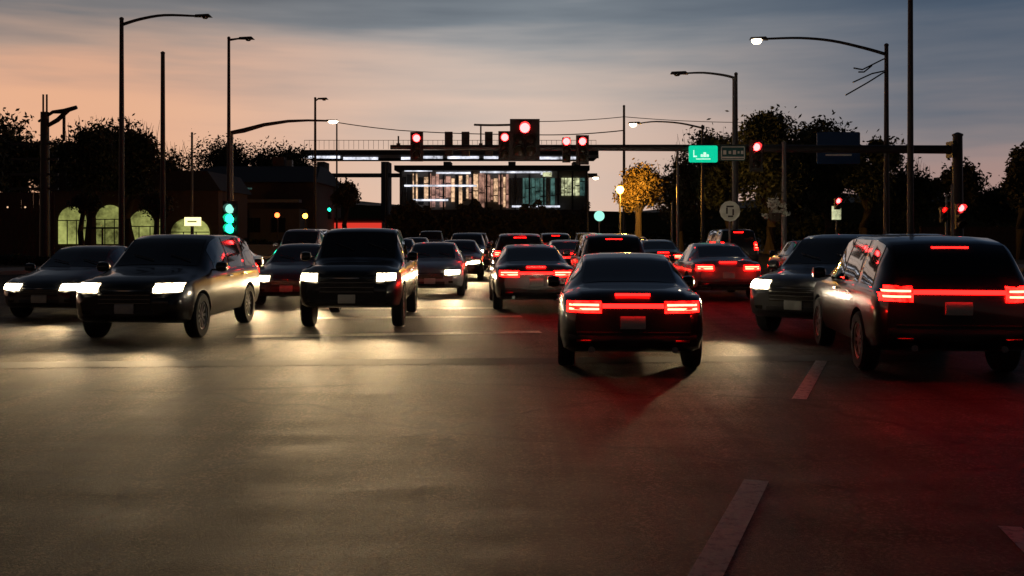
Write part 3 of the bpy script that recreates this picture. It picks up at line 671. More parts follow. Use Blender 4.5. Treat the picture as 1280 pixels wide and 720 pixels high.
def signal(px, py, Y, label, n=3, lit=0, m='red_sig', s=1., back=True, rz=0, lens_r=.15, layout=None, name='traffic_signal', group='traffic signals at the junction'):
    """py = height of the lit lens in the photo"""
    pt = at(px, py, Y); sp = .36*s
    lay = layout or [(0, -i) for i in range(n)]
    lz = lay[lit][1]*sp; lx = lay[lit][0]*sp
    root = thing(name, label, 'traffic signal', (pt.x - lx, Y, pt.z - lz), rz, group)
    hs = MB()
    for k, (cx, cz) in enumerate(lay): hs.box((cx*sp, .06, cz*sp), (.345*s, .22, .35*s), ch=.02)
    hs.build('housing', M['housing'], root)
    if back:
        xs = [c[0]*sp for c in lay]; zs = [c[1]*sp for c in lay]; x0, x1, z0, z1 = min(xs)-.28*s, max(xs)+.28*s, min(zs)-.28*s, max(zs)+.28*s
        b = MB(); b.poly([(x0, z0), (x1, z0), (x1, z1), (x0, z1)], .0, .012); b.build('backplate', M['back'], root)
        root.children[0].location.y = -.02
    lits = lit if isinstance(lit, (list, tuple)) else [lit]
    for k, (cx, cz) in enumerate(lay):
        b = MB(); b.lathe([(.005, -.03), (lens_r*.6*s, -.02), (lens_r*s, 0), (lens_r*s, .02)], 'Y', (cx*sp, -.085, cz*sp), 20, cap=False)
        b.build('lens', M[m] if k == lit or (isinstance(root.get('x'), int)) else M['off_lens'], root, smooth=True)
        b = MB(); vs = []; n_ = 15; R = (lens_r+.02)*s
        for q in range(n_):
            a = math.radians(-40 + 260*q/(n_-1)); dep = -.30*s if 10 < math.degrees(a) < 170 else -.16*s
            vs += [(cx*sp+R*math.cos(a), -.07, cz*sp+R*math.sin(a)), (cx*sp+R*math.cos(a), -.07+dep, cz*sp+R*math.sin(a))]
        b.add(vs, [(2*q, 2*q+1, 2*q+3, 2*q+2) for q in range(n_-1)]); vo = b.build('visor', M['housing'], root)
        so = vo.modifiers.new('s', 'SOLIDIFY'); so.thickness = .008
    return root
dog = [(0, 0), (-.5, -1), (-.5, -2), (.5, -1), (.5, -2)]
signal(521, 173, MY-.5, 'traffic signal with red light at the left end of the mast arm')
signal(656, 160, MY-2, 'largest traffic signal, five lights with red on top, middle of the arm', s=1.35, layout=dog)
signal(631, 172, MY-.5, 'traffic signal with red light just left of the largest signal')
signal(708, 177, MY-.5, 'narrow traffic signal with red light left of the double plate one', back=False)
signal(728, 177, MY-.5, 'traffic signal with red light and backplate, right of the largest signal')
signal(945, 184, MY-.8, 'bright red traffic signal right of the green street sign', s=1.05)
signal(1200, 260, MY-.5, 'side traffic signal with red light mounted on the mast column', back=False)
signal(1179, 262, 41.3, 'small traffic signal with dim red light on the slim pale posts', m='red_lamp', s=.6, back=False)
signal(1047, 251, 55, 'low traffic signal with red light above the yellow plate', s=.9, m='red_sig', n=2, back=False)
g1 = signal(288, 261, 51, 'green traffic signal glowing on the post at left', s=1.4, m='green_sig', n=3, lens_r=.17)
for c in [c for c in g1.children if c.name.startswith('lens')]: c.data.materials[0] = M['green_sig']
for c in [c for c in g1.children if c.name.startswith('lens')][:1]: c.data.materials[0] = M['teal_sig']
signal(412, 262, 84, 'small pale green traffic signal beyond the amber lamps', s=.9, m='green_sig', back=False)
for px, lab in ((561, 'first dark rear facing signal head right of the left end one'), (582, 'second dark rear facing signal head on the mast arm'), (611, 'dark rear facing signal head left of the largest signal')):
    signal(px, 170, MY+.6, 'unlit ' + lab, rz=PI, m='off_lens', back=False)
# camera / antenna on top of the arm
for px, top, lab in ((601, 157, 'thin antenna rod standing on the mast arm'), (498, 170, 'small detector rod at the tip of the mast arm')):
    x = gx(px, MY); root = thing('detector', lab, 'detector', (x, MY, hz(184, MY)))
    MB().tube([(0, 0, 0), (0, 0, hz(top, MY)-hz(184, MY))], .035, 8).build('rod', M['darksteel'], root)
    MB().box((0, 0, .1), (.16, .16, .14)).build('clamp', M['darksteel'], root)

# signs on the arm
def plate_sign(px0, px1, py0, py1, Y, m, label, name='street_sign', marks=(), mm='signwhite', rim=True):
    a = at(px0, py1, Y); b_ = at(px1, py0, Y); w = b_.x-a.x; h = b_.z-a.z
    root = thing(name, label, 'sign', ((a.x+b_.x)/2, Y, (a.z+b_.z)/2))
    r = .05; pts = [(-w/2+r, -h/2), (w/2-r, -h/2), (w/2, -h/2+r), (w/2, h/2-r), (w/2-r, h/2), (-w/2+r, h/2), (-w/2, h/2-r), (-w/2, -h/2+r)]
    MB().poly(pts, -.02, .02).build('panel', M[m], root)
    if rim:
        q = MB(); t = .035; e = -.026
        for c, d in (((0, e, h/2-.06), (w-.12, .008, t)), ((0, e, -h/2+.06), (w-.12, .008, t)), ((-w/2+.06, e, 0), (t, .008, h-.16)), ((w/2-.06, e, 0), (t, .008, h-.16))): q.box(c, d)
        q.build('border', M[mm], root)
    if marks:
        q = MB()
        for (cx, cz, ww, hh) in marks: q.box((cx*w, -.0275, cz*h), (ww*w, .008, hh*h))
        q.build('lettering', M[mm], root)
    q = MB(); q.box((-w*.3, .06, 0), (.05, .08, h*.9)); q.box((w*.3, .06, 0), (.05, .08, h*.9)); q.build('bracket', M['steel'], root)
    return root
plate_sign(861, 897, 182, 203, MY-.35, 'signgreen', 'bright green street name sign hanging on the mast arm', marks=[(-.33, .02, .03, .42), (-.27, -.14, .1, .08), (-.05, -.1, .08, .16), (.05, -.04, .09, .28), (.15, -.1, .08, .16), (.0, -.3, .5, .05)], mm='signlit', rim=False)
plate_sign(900, 932, 182, 201, MY-.35, 'signteal', 'dark teal street name sign right of the bright green one', marks=[(-.32, .05, .12, .28), (-.12, .05, .1, .2), (.06, .05, .12, .28), (.22, .05, .08, .16), (.36, .05, .1, .22), (0, -.28, .85, .1)])
plate_sign(1021, 1075, 165, 205, MY+4, 'signblue', 'large dark blue sign behind the mast arm in front of trees', rim=False, marks=[(.0, -.22, .6, .05)])
plate_sign(1027, 1048, 300, 308, 52, 'signyellow', 'small yellow plate low down under the low red signal', rim=False)
def post_sign(px, py, rad, Y, label, m, sides=24, sym=None, postm='steel'):
    x = gx(px, Y); z = hz(py, Y)-.13; R = rad*Y/F
    root = thing('road_sign', label, 'road sign', (x, Y, .13))
    MB().lathe([(R*.97, .02), (R, .005), (R, -.012), (R*.97, -.018)], 'Y', (0, -.06, z), sides).build('panel', M[m], root)
    if sym:
        q = MB()
        for (cx, cz, w_, h_) in sym: q.box((cx*R, -.083, z+cz*R), (w_*R, .006, h_*R))
        q.build('symbol', M['blackplastic'], root)
    MB().tube([(0, 0, 0), (0, 0, z+R*.8)], .04, 8).build('post', M[postm], root)
    return root
post_sign(912, 264, 13, 41, 'round pale grey sign on a post under the teal sign', 'pale', 12, [(0, .45, .7, .16), (-.3, .05, .16, .6), (.3, -.1, .16, .6), (.05, -.5, .5, .16)])
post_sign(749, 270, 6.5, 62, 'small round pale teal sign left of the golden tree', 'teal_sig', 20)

# basket of pale leaves on the 980 post
def leaves(n, R, size, seed, clus=14, flat=1., cr=(.16, .34)):
    rnd = random.Random(seed); b = MB(); cs = []
    for _ in range(clus):
        while True:
            v = Vector((rnd.uniform(-1, 1), rnd.uniform(-1, 1), rnd.uniform(-1, 1)))
            if v.length < 1: break
        cs.append((Vector((v.x*R[0], v.y*R[1], v.z*R[2]))*.85, rnd.uniform(*cr)))
    for _ in range(n):
        c, s = cs[rnd.randrange(clus)]
        g = Vector((rnd.gauss(0, 1), rnd.gauss(0, 1), rnd.gauss(0, .8)))*s*min(R)*.9
        p = c+g
        a = Vector((rnd.gauss(0, 1), rnd.gauss(0, 1), rnd.gauss(0, 1))).normalized()
        q = a.cross(Vector((rnd.gauss(0, 1), rnd.gauss(0, 1), rnd.gauss(0, 1)))).normalized()
        k = size*rnd.uniform(.5, 1.3)
        b.add([p-a*k, p+q*k*.45, p+a*k, p-q*k*.45], [(0, 1, 2, 3)])
    return b, cs
bp_ = at(968, 262, 42.2)
root = thing('hanging_basket', 'pale leafy basket hanging left of the light grey post', 'plant', bp_)
b, _ = leaves(420, (.5, .35, .62), .10, 5, 12); b.build('foliage', M['pale'], root)
MB().lathe([(.08, -.55), (.26, -.45), (.32, -.15)], 'Z', (0,0,0), 12).build('basket', M['bark'], root)
MB().tube([(0, 0, .4), (.1, 0, .7), (.42, .1, .72)], .02, 6).build('hook', M['steel'], root)

# ------------------------------------------------------------------ wires
def wire(pts, label, r=.025):
    P = []
    for (a, b_) in zip(pts, pts[1:]):
        A, B = at(*a), at(*b_)
        for i in range(12):
            t = i/12; p = A.lerp(B, t); p.z -= .009*(B-A).length*4*t*(1-t); P.append(p)
    P.append(at(*pts[-1]))
    tag(MB().tube(P, r, 5).build('overhead_wire', M['darksteel']), label, 'wire', 'overhead wires')
wire([(421, 153, 95), (500, 163, 95), (655, 168, 95), (780, 163, 78)], 'overhead wire running from the far pole to behind the signals', .045)
wire([(655, 152, 70), (780, 146, 78), (980, 152, 95)], 'upper overhead wire crossing behind the largest signal', .03)
wire([(593, 156, 44), (640, 156, 43)], 'short wire left of the largest signal', .05)

# ------------------------------------------------------------------ trees
def tree(px, Y, top, halfpx, label, m='leaf', seed=1, n=2600, base=.1, cen=None, size=.17, name='tree', trunkpx=None, low=None, bare=0):
    x = gx(px, Y); H = hz(top, Y); R = halfpx*Y/F
    zl = hz(low, Y) if low else max(1.2, H*.22)
    cz = (H+zl)/2; rz_ = (H-zl)/2
    root = thing(name, label, 'tree', (x, Y, base), group='trees around the junction')
    rnd = random.Random(seed)
    b, cs = leaves(int(n*4), (R, R*.8, rz_), size*.72, seed, 34, 1, (.14, .38))
    b.v = [(v[0], v[1], v[2]+cz-base) for v in b.v]
    b.build('crown', M[m], root)
    t = MB(); r0 = .035*H+.06; fork = max(1.0, zl-base+rz_*.1)
    t.tube([(0, 0, 0), (.05*H*rnd.uniform(-1, 1), 0, fork*.6), (0, 0, fork)], [r0*1.2, r0*.8, r0*.7], 9)
    for c, s in cs[:24]:
        e = Vector((c.x, c.y, c.z+cz-base)); mid = Vector((e.x*.4, e.y*.4, fork+(e.z-fork)*.45))
        t.tube([(0, 0, fork*.92), mid, e], [r0*.45, r0*.25, .02], 6)
    for k in range(bare):   # bare twigs poking out of the crown
        a = rnd.uniform(0, 2*PI); rr = R*rnd.uniform(.1, 1); p = Vector((rr*math.cos(a), rr*math.sin(a)*.6, cz+rz_*.4-base))
        d = Vector((rnd.uniform(-.25, .25), rnd.uniform(-.2, .2), 1))*rz_*rnd.uniform(.5, .95)
        t.tube([p, p+d*.6, p+d+Vector((rnd.uniform(-.1,.1),0,0))], [.03, .018, .008], 4)
    t.build('trunk', M['bark'], root, smooth=True)
    return root
T = [
 (18, 62, 148, 48, 'dense tree above the wooden fence at the left edge', 'leaf', 3200, 250),
 (-40, 55, 120, 60, 'dark tree mostly outside the left edge of the photo', 'leaf', 1500, 260),
 (112, 70, 158, 34, 'dark tree left of the leftmost street lamp', 'leaf', 2600, 246),
 (165, 74, 160, 32, 'dark bushy tree behind the leftmost street lamp', 'leaf', 2400, 248),
 (300, 118, 171, 62, 'broad low dark tree crown behind the long building, left one', 'leaf', 4200, 262),
 (356, 116, 176, 40, 'broad low dark tree crown behind the long building, right one', 'leaf', 3000, 262),
 (140, 82, 150, 46, 'broad black tree behind the two dark trees at left', 'leaf', 3600, 250),
 (75, 79, 168, 38, 'dark tree between the gantry post and the arches', 'leaf', 3000, 250),
 (215, 78, 188, 34, 'spiky half bare tree behind the thick bare pole', 'leaf2', 1300, 268),
 (434, 92, 228, 18, 'small tree beside the left end of the overpass', 'leaf2', 900, 262),
 (798, 70, 206, 30, 'golden tree lit by the orange lamp', 'leafy', 2600, 268),
 (852, 78, 205, 34, 'olive tree right of the golden tree', 'leaf2', 2200, 275),
 (905, 76, 152, 42, 'round dark tree behind the double post lamp', 'leaf', 2800, 270),
 (962, 74, 132, 50, 'tallest dark tree, behind the bright red signal', 'leaf', 3600, 268),
 (1030, 78, 150, 46, 'wide dark tree behind the large blue sign', 'leaf', 3000, 270),
 (1085, 74, 158, 36, 'dark tree behind the tall right lamp pole', 'leaf', 2600, 268),
 (1000, 90, 150, 60, 'broad backmost dark tree behind the right hand row', 'leaf', 4200, 280),
 (880, 92, 176, 46, 'backmost dark tree behind the round dark tree', 'leaf', 3200, 280),
 (1140, 80, 208, 40, 'lower dark tree behind the very tall bare pole', 'leaf', 2200, 275),
 (1200, 74, 200, 26, 'thin tree with loose top right of the mast column', 'leaf2', 1200, 270),
 (1278, 60, 176, 24, 'sparse tree at the right edge of the photo', 'leaf2', 1300, 265),
 (1240, 85, 236, 44, 'low dark tree behind the right hand fence', 'leaf', 2200, 280),
]
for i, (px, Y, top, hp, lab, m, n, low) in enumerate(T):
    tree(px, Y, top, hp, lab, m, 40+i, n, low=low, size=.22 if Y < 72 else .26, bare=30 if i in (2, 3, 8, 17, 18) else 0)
# small street trees in front of the arches
tree(104, 58, 240, 22, 'small forked tree in front of the lit arches, left one', 'leaf', 91, 420, low=266, size=.14)
tree(196, 57, 238, 20, 'small forked tree beside the thick pole, before the arches', 'leaf2', 92, 500, low=276, size=.14, bare=10)
# hedges: each one a single clipped plant row
def hedge(px0, px1, Y, top, label, m='leaf2', seed=3, n=5200, thick=2.4, size=.16):
    x0, x1 = gx(px0, Y), gx(px1, Y); H = hz(top, Y); rnd = random.Random(seed)
    root = thing('hedge', label, 'hedge', ((x0+x1)/2, Y, .1), group='hedges'); b = MB(); w = x1-x0
    for _ in range(n):
        p = Vector((rnd.uniform(-w/2, w/2), 0, 0)); hh = H*(.88+.14*math.sin(p.x*1.1+seed)+.06*math.sin(p.x*4.3))
        p.y = rnd.uniform(-thick/2, thick/2); p.z = hh*min(1, rnd.random()**.6+.02)
        a = Vector((rnd.gauss(0, 1), rnd.gauss(0, 1), rnd.gauss(0, 1))).normalized(); q = a.cross(Vector((rnd.gauss(0, 1), rnd.gauss(0, 1), 1))).normalized()
        k = size*rnd.uniform(.6, 1.5); b.add([p-a*k, p+q*k*.6, p+a*k, p-q*k*.6], [(0, 1, 2, 3)])
    b.build('foliage', M[m], root)
    s = MB()
    for k in range(int(w/1.5)): xx = -w/2+1+k*1.5; s.tube([(xx, 0, 0), (xx+rnd.uniform(-.2, .2), 0, H*.6)], [.05, .02], 5)
    s.build('stem', M['bark'], root)
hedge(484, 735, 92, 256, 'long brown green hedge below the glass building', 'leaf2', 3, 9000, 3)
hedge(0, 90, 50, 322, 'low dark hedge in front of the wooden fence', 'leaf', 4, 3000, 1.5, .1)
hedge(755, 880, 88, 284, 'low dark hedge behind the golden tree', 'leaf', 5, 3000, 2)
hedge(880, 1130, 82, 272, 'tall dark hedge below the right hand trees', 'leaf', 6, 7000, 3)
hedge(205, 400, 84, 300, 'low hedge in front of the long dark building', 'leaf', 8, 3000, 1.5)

# ------------------------------------------------------------------ fences
def fence(px0, px1, Y, top, label, yaw=0, lamp=False):
    x0, x1 = gx(px0, Y), gx(px1, Y); H = hz(top, Y)-.1; w = x1-x0
    root = thing('wooden_fence', label, 'fence', ((x0+x1)/2, Y, .1), yaw, 'fences')
    b = MB(); rnd = random.Random(5); n = int(w/.16)
    for k in range(n): b.box((-w/2+(k+.5)*w/n, rnd.uniform(-.004, .004), (H-rnd.uniform(0, .05))/2), (w/n*.93, .025, H-rnd.uniform(0, .05)))
    b.build('boards', M['wood'], root)
    for z in (H*.2, H*.8): MB().box((0, .04, z), (w, .05, .1)).build('rail', M['wood'], root)
    for k in range(int(w/2.4)+1): MB().box((-w/2+k*2.4+.1, .1, H/2), (.1, .1, H+.06)).build('fence_post', M['wood'], root)
    return root
fence(-60, 68, 54, 240, 'tall dark wooden fence at the left edge under the dense tree')
fence(1150, 1330, 62, 283, 'dark wooden fence at the right edge of the photo')
pt_ = at(1047, 266, 55); gs = thing('sign_panel', 'small lit white yellow sign panel right below the low red signal', 'sign', (pt_.x, 55.2, .1))
MB().box((0, 0, pt_.z-.1), (.5, .12, .75), ch=.03).build('panel', M['winyel'], gs); MB().tube([(0, 0, 0), (0, 0, pt_.z-.45)], .05, 8).build('post', M['steel'], gs)
# two small lights on the left fence
for px, lab in ((10, 'tiny pale wall light on the fence, left one'), (32, 'tiny pale wall light on the fence, right one')):
    p = at(px, 259, 53.8); root = thing('wall_light', lab, 'wall light', p)
    MB().box((0, 0, 0), (.08, .08, .14), ch=.02).build('case', M['darksteel'], root)
    MB().lathe([(.01, -.03), (.045, -.01), (.05, .01)], 'Y', (0, -.05, 0), 10).build('lens', M['winwarm'], root)

# ------------------------------------------------------------------ buildings
def wall_box(root, name, x0, x1, y0, y1, z0, z1, m): return MB().box(((x0+x1)/2, (y0+y1)/2, (z0+z1)/2), (x1-x0, y1-y0, z1-z0)).build(name, M[m], root)
# arcade with lit arches
Y = 76; arc = thing('arcade_building', 'low building with glowing yellow green arched windows at left', 'building', (gx(165, Y), Y, .1)); ox = gx(165, Y)
zt_ = hz(238, Y)-.1; z0 = hz(305, Y)-.1
def X(px): return gx(px, Y)-ox
wall_box(arc, 'wall', X(60), X(270), .6, 9, 0, zt_, 'brick')
b = MB(); b.poly([(X(55), zt_), (X(275), zt_), (X(258), zt_+1.5), (X(72), zt_+1.5)], .2, 9.5); b.build('roof', M['roof'], arc)
for a, c, t in ((69, 104, 258), (116, 152, 256), (157, 199, 262), (211, 259, 272)):
    xa, xc, zz = X(a), X(c), hz(t, Y)-.1; pts = [(xa, z0), (xc, z0)]; r = (xc-xa)/2; sp_ = min(r, (zz-z0)*.55)
    for k in range(0, 13):
        an = PI*k/12; pts.append((xa+r+r*math.cos(an), zz-sp_+sp_*math.sin(an)))
    fr = MB().poly([(p[0]*1.0, p[1]) for p in pts], .52, .60).build('window', M['winyg'], arc)
    q = MB()
    for f in (.33, .66): q.box((xa+(xc-xa)*f, .48, (z0+zz-sp_)/2), (.06, .06, zz-sp_-z0))
    q.box(((xa+xc)/2, .48, zz-sp_), (xc-xa, .06, .07)); q.build('mullion', M['darksteel'], fr)
# table-like canopy in front
cn = thing('canopy', 'small flat topped canopy standing before the arches', 'canopy', (gx(128, 60), 60, .1))
MB().box((0, 0, hz(285, 60)-.1), (2.3, 1.2, .1)).build('top', M['darksteel'], cn); MB().tube([(0, 0, 0), (0, 0, hz(285, 60)-.1)], .06, 8).build('post', M['darksteel'], cn)
# lit box sign
p = at(241, 277, 64); bs = thing('box_sign', 'small glowing cream box sign on a short post', 'sign', (p.x, 64, .1)); z = p.z-.1
MB().box((0, 0, z), (1.0, .3, .55), ch=.04).build('panel', M['boxsign'], bs); MB().tube([(0, 0, 0), (0, 0, z-.27)], .07, 8).build('post', M['darksteel'], bs)
MB().box((0, -.155, z), (.6, .008, .1)).build('lettering', M['winyg'], bs)
# long dark building with hip roof
Y = 100; hb = thing('long_building', 'long dark building with low hipped roof behind the green signal', 'building', (gx(310, Y), Y, .1)); ox = gx(310, Y)
ze = hz(228, Y)-.1; zr = hz(203, Y)-.1
wall_box(hb, 'wall', X(196), X(392), 0, 16, 0, ze, 'housebrown')
b = MB(); v = [(X(188), -1, ze), (X(398), -1, ze), (X(398), 17, ze), (X(188), 17, ze), (X(250), 6, zr), (X(386), 6, zr+.0), (X(386), 10, zr), (X(250), 10, zr)]
b.add(v, [(0,1,5,4), (1,2,6,5), (2,3,7,6), (3,0,4,7), (4,5,6,7), (0,3,2,1)]); rf = b.build('roof', M['roof'], hb)
MB().box((X(326), 8, zr+.5), (1.2, 1.2, 1.2)).build('chimney', M['brick'], rf)
MB().box((X(340), 8, zr+.35), (.6, .6, .9)).build('vent', M['steel'], rf)
MB().box((X(295), -.05, hz(232, Y)-.4), (3.2, .1, .15)).build('light_strip', M['winteal'], hb)
wall_box(hb, 'porch', X(325), X(385), -4, -.02, 0, hz(262, Y)-.1, 'wall')
MB().box((X(354), -4.3, hz(253, Y)-.1), (X(388)-X(322), 1.2, .3)).build('porch_roof', M['concrete'], hb)
for k, px in enumerate((262, 312, 330, 360)):
    f = MB().box((X(px), -.04 if px < 322 else -4.06, hz(283, Y)), (1.3, .08, 1.4)).build('window', M['wglass'], hb)
    MB().box((X(px), -.1 if px < 322 else -4.12, hz(283, Y)), (.06, .05, 1.4)).build('mullion', M['darksteel'], f)
# kerbside low wall
Y = 70; lw = thing('low_wall', 'low pale wall running behind the green signal', 'wall', (gx(310, Y), Y, .1))
MB().box((0, 0, .35), (gx(385, Y)-gx(215, Y), .3, .7)).build('wall', M['concrete'], lw); MB().box((0, 0, .73), (gx(385, Y)-gx(215, Y)+.1, .4, .07)).build('coping', M['kerb'], lw)
# amber lamps
for px, py, m, lab in ((382, 270, 'amber', 'bright amber warning lamp on a short post'), (347, 269, 'orange', 'dim orange warning lamp on a short post')):
    p = at(px, py, 78); w = thing('warning_lamp', lab, 'lamp', (p.x, 78, .1)); z = p.z-.1
    MB().tube([(0, 0, 0), (0, 0, z-.18)], .05, 8).build('post', M['darksteel'], w)
    MB().lathe([(.05, -.2), (.22, -.16), (.24, .2), (.1, .28)], 'Z', (0, .08, z), 14).build('case', M['housing'], w)
    MB().lathe([(.01, -.08), (.14, -.05), (.2, 0)], 'Y', (0, -.16, z), 16, cap=False).build('lens', M[m], w, smooth=True)
# storefront with red band
Y = 112; sf = thing('shop', 'small shop with glowing red fascia and lit window strips', 'shop', (gx(436, Y), Y, .1)); ox = gx(436, Y)
wall_box(sf, 'wall', X(392), X(478), 0, 8, 0, hz(276, Y)-.1, 'wall')
MB().box((0, -.25, hz(282, Y)-.1), (X(476)-X(394), .4, .62)).build('fascia', M['redband'], sf)
MB().box((0, 4, hz(274, Y)-.1), (X(480)-X(390), 8.6, .25)).build('roof', M['roof'], sf)
for px in (400, 408, 418, 427, 438, 447, 458, 468):
    f = MB().box((X(px), -.04, hz(294, Y)-.1), (.55, .08, 1.3)).build('window', M['winwarm'], sf)
# overpass
Y = 150; op = thing('overpass', 'dark elevated overpass deck crossing behind the signals', 'overpass', (gx(560, Y), Y, .1)); ox = gx(560, Y)
z1 = hz(187, Y); z2 = hz(204, Y)
MB().box(((X(745)+X(384))/2, 0, (z1+z2)/2), (X(745)-X(384), 9, (z1-z2)*.5)).build('deck', M['roof'], op)
MB().box(((X(745)+X(384))/2, -4.6, z2+.55), (X(745)-X(384), .2, .5)).build('girder', M['steel'], op)
for px in (404, 483, 560, 640, 720): MB().box((X(px), 0, z2/2), (1.1, 4, z2)).build('pier', M['roof'], op)
rnd = random.Random(2)
for a, c in ((388, 398), (400, 432), (436, 478), (506, 520), (524, 556), (562, 600), (606, 640), (650, 728)): MB().box((X((a+c)/2), -4.85, z2+.35+rnd.uniform(-.1, .1)), (X(c)-X(a), .1, .38)).build('light_strip', M['winwhite'], op)
b = MB()
for k in range(60): b.tube([(X(388)+(X(742)-X(388))*k/59, -4.4, z1-.4), (X(388)+(X(742)-X(388))*k/59, -4.4, z1+.9)], .025, 4)
b.tube([(X(388), -4.4, z1+.9), (X(742), -4.4, z1+.9)], .035, 5); b.build('railing', M['darksteel'], op)
MB().box(((X(745)+X(384))/2, -2, hz(221, Y)), (X(745)-X(384), .5, .6)).build('cross_beam', M['roof'], op)
# glass building
Y = 120; gb = thing('glass_building', 'wide glass fronted building with lit interior under the overpass', 'building', (gx(615, Y), Y, .1)); ox = gx(615, Y)
zt2 = hz(213, Y)-.1; zf = hz(262, Y)-.1
wall_box(gb, 'wall', X(500), X(735), 1, 14, 0, zt2, 'concrete')
MB().box((0, 7, zt2+.3), (X(740)-X(496), 14.5, .6)).build('roof', M['roof'], gb)
wall_box(gb, 'plinth', X(500), X(735), .2, .98, 0, zf, 'brick')
rnd = random.Random(11)
x = 502
while x < 728:
    w = rnd.uniform(3, 8); x2 = min(x+w, 732)
    kinds = ['winwarm', 'winwarm', 'winpink', 'wglass', 'winpink', 'winpink'] if x < 635 else ['winteal', 'winteal', 'wglass']
    if x > 700: kinds = ['winyel' if x < 720 else 'winteal']
    top = rnd.uniform(216, 224) if x < 635 else 222; bot = rnd.uniform(246, 261) if x < 635 else (244 if x > 690 else 256)
    m = rnd.choice(kinds); za, zb_ = hz(bot, Y)-.1, hz(top, Y)-.1
    f = MB().box((X((x+x2)/2), .93, (za+zb_)/2), (X(x2)-X(x)-.1, .1, zb_-za)).build('window', M[m], gb)
    MB().box((X((x+x2)/2), .86, (za+zb_)/2+rnd.uniform(-.8, .8)), (X(x2)-X(x)-.1, .05, .12)).build('mullion', M['darksteel'], f)
    x = x2
for px in range(500, 740, 18): MB().box((X(px), .7, zt2/2), (.22, .3, zt2)).build('column', M['darksteel'], gb)
for a, c, yy in ((600, 690, 215), (676, 690, 217), (505, 540, 213), (545, 588, 216), (505, 596, 232), (640, 700, 258), (516, 560, 250)): MB().box((X((a+c)/2), .3, hz(yy, Y)-.1), (X(c)-X(a), .12, .22)).build('light_strip', M['winwhite'], gb)
MB().box((X(684), .2, hz(218, Y)-.1), (1.1, .2, .5)).build('flood_light', M['winyel'], gb)
# gold lamp among the tree
p = at(775, 238, 67.2); sl = thing('sodium_lamp', 'glowing orange lamp on a post inside the golden tree', 'street lamp', (p.x, 67.2, .1)); z = p.z-.1
MB().tube([(0, 0, 0), (0, 0, z-.2)], [.09, .06], 8).build('post', M['darksteel'], sl)
MB().lathe([(.05, -.25), (.22, -.1), (.27, .1), (.15, .28)], 'Z', (0, 0, z), 16).build('globe', M['sodium'], sl, smooth=True)
ld = bpy.data.lights.new('sodium_glow', 'POINT'); ld.energy = 2200; ld.color = (1, .45, .06); ld.shadow_soft_size = .3
lo = bpy.data.objects.new('sodium_glow', ld); COL.objects.link(lo); lo.parent = sl; lo.location = (.4, -.9, z-.2)
# left gantry post
gp = thing('gantry_post', 'thick dark post with a short forked arm at upper left', 'post', (gx(56, 50), 50, .1)); o = gp.location.copy()
MB().tube([(0, 0, 0), (0, 0, hz(140, 50)-.1)], [.26, .2], 12).build('post', M['darksteel'], gp, smooth=True)
q = MB(); q.tube([(-.08, 0, hz(142, 50)-.1), (-.08, 0, hz(118, 50)-.1)], .05, 6); q.tube([(.1, 0, hz(142, 50)-.1), (.1, 0, hz(118, 50)-.1)], .05, 6); q.build('pipe', M['rust'], gp)
q = MB(); q.tube(loc_pts([(48, 152), (66, 140), (80, 139), (96, 134)], 50, o), [.06, .09, .13, .1], 8); q.tube(loc_pts([(58, 158), (72, 150), (86, 137), (95, 135)], 50, o), [.1, .12, .12, .08], 8); q.tube(loc_pts([(80, 176), (80, 142)], 50, o), .08, 6); q.build('arm', M['darksteel'], gp)
for py in (180, 199, 218, 236): MB().box((-.5, -.05, hz(py, 50)-.1), (2.4, .12, .12)).build('crossbar', M['darksteel'], gp)
# bench by the left pavement and bin
bn = thing('bench', 'low dark bench on the left pavement beyond the first lamp', 'bench', (gx(175, 52), 52, .13))
MB().box((0, 0, .45), (1.8, .45, .06)).build('seat', M['wood'], bn); MB().box((0, .22, .75), (1.8, .05, .4)).build('backrest', M['wood'], bn)
for sx in (-.75, .75): MB().box((sx, 0, .21), (.07, .4, .42)).build('leg', M['darksteel'], bn)
# kerbside dark cabinet
cb = thing('cabinet', 'dark signal control cabinet beside the very tall bare pole', 'cabinet', (gx(1122, 44), 44, .13))
MB().box((0, 0, .35), (1.6, .6, .7), ch=.03).build('case', M['darksteel'], cb); MB().box((0, 0, .72), (1.7, .7, .04)).build('lid', M['darksteel'], cb)
MB().box((0, -.305, .35), (.02, .008, .6)).build('door_gap', M['steel'], cb)

# distant wooded skyline, one mass each side
tag(MB().add([(-500, 420, -.1), (-200, 420, 12), (-120, 420, 16), (-60, 420, 13), (60, 420, 10), (160, 420, 15), (420, 420, 10), (500, 420, -.1),
              (-500, 520, -.1), (-200, 520, 14), (-120, 520, 22), (-60, 520, 16), (60, 520, 12), (160, 520, 22), (420, 520, 15), (500, 520, -.1)],
             [(i, i+1, i+9, i+8) for i in range(7)] + [tuple(range(8))]).build('distant_hill', M['leaf']), kind='structure')

# ------------------------------------------------------------------ world
w = bpy.data.worlds.new('World'); scene.world = w; w.use_nodes = True
nt = w.node_tree; n = nt.nodes; l = nt.links; n.clear()
out = n.new('ShaderNodeOutputWorld'); bg = n.new('ShaderNodeBackground'); l.new(bg.outputs[0], out.inputs[0])
sky = n.new('ShaderNodeTexSky'); sky.sky_type = 'NISHITA'; sky.sun_disc = False
SE, SR = math.radians(1.0), math.radians(-38)
sky.sun_elevation = SE; sky.sun_rotation = SR
tc = n.new('ShaderNodeTexCoord'); sx = n.new('ShaderNodeSeparateXYZ'); l.new(tc.outputs['Generated'], sx.inputs[0])
def ramp(stops):
    r = n.new('ShaderNodeValToRGB'); e = r.color_ramp.elements
    while len(e) < len(stops): e.new(.5)
    for k, (p, c) in enumerate(stops): e[k].position = p; e[k].color = (*s2l([v/255 for v in c]), 1)
    return r
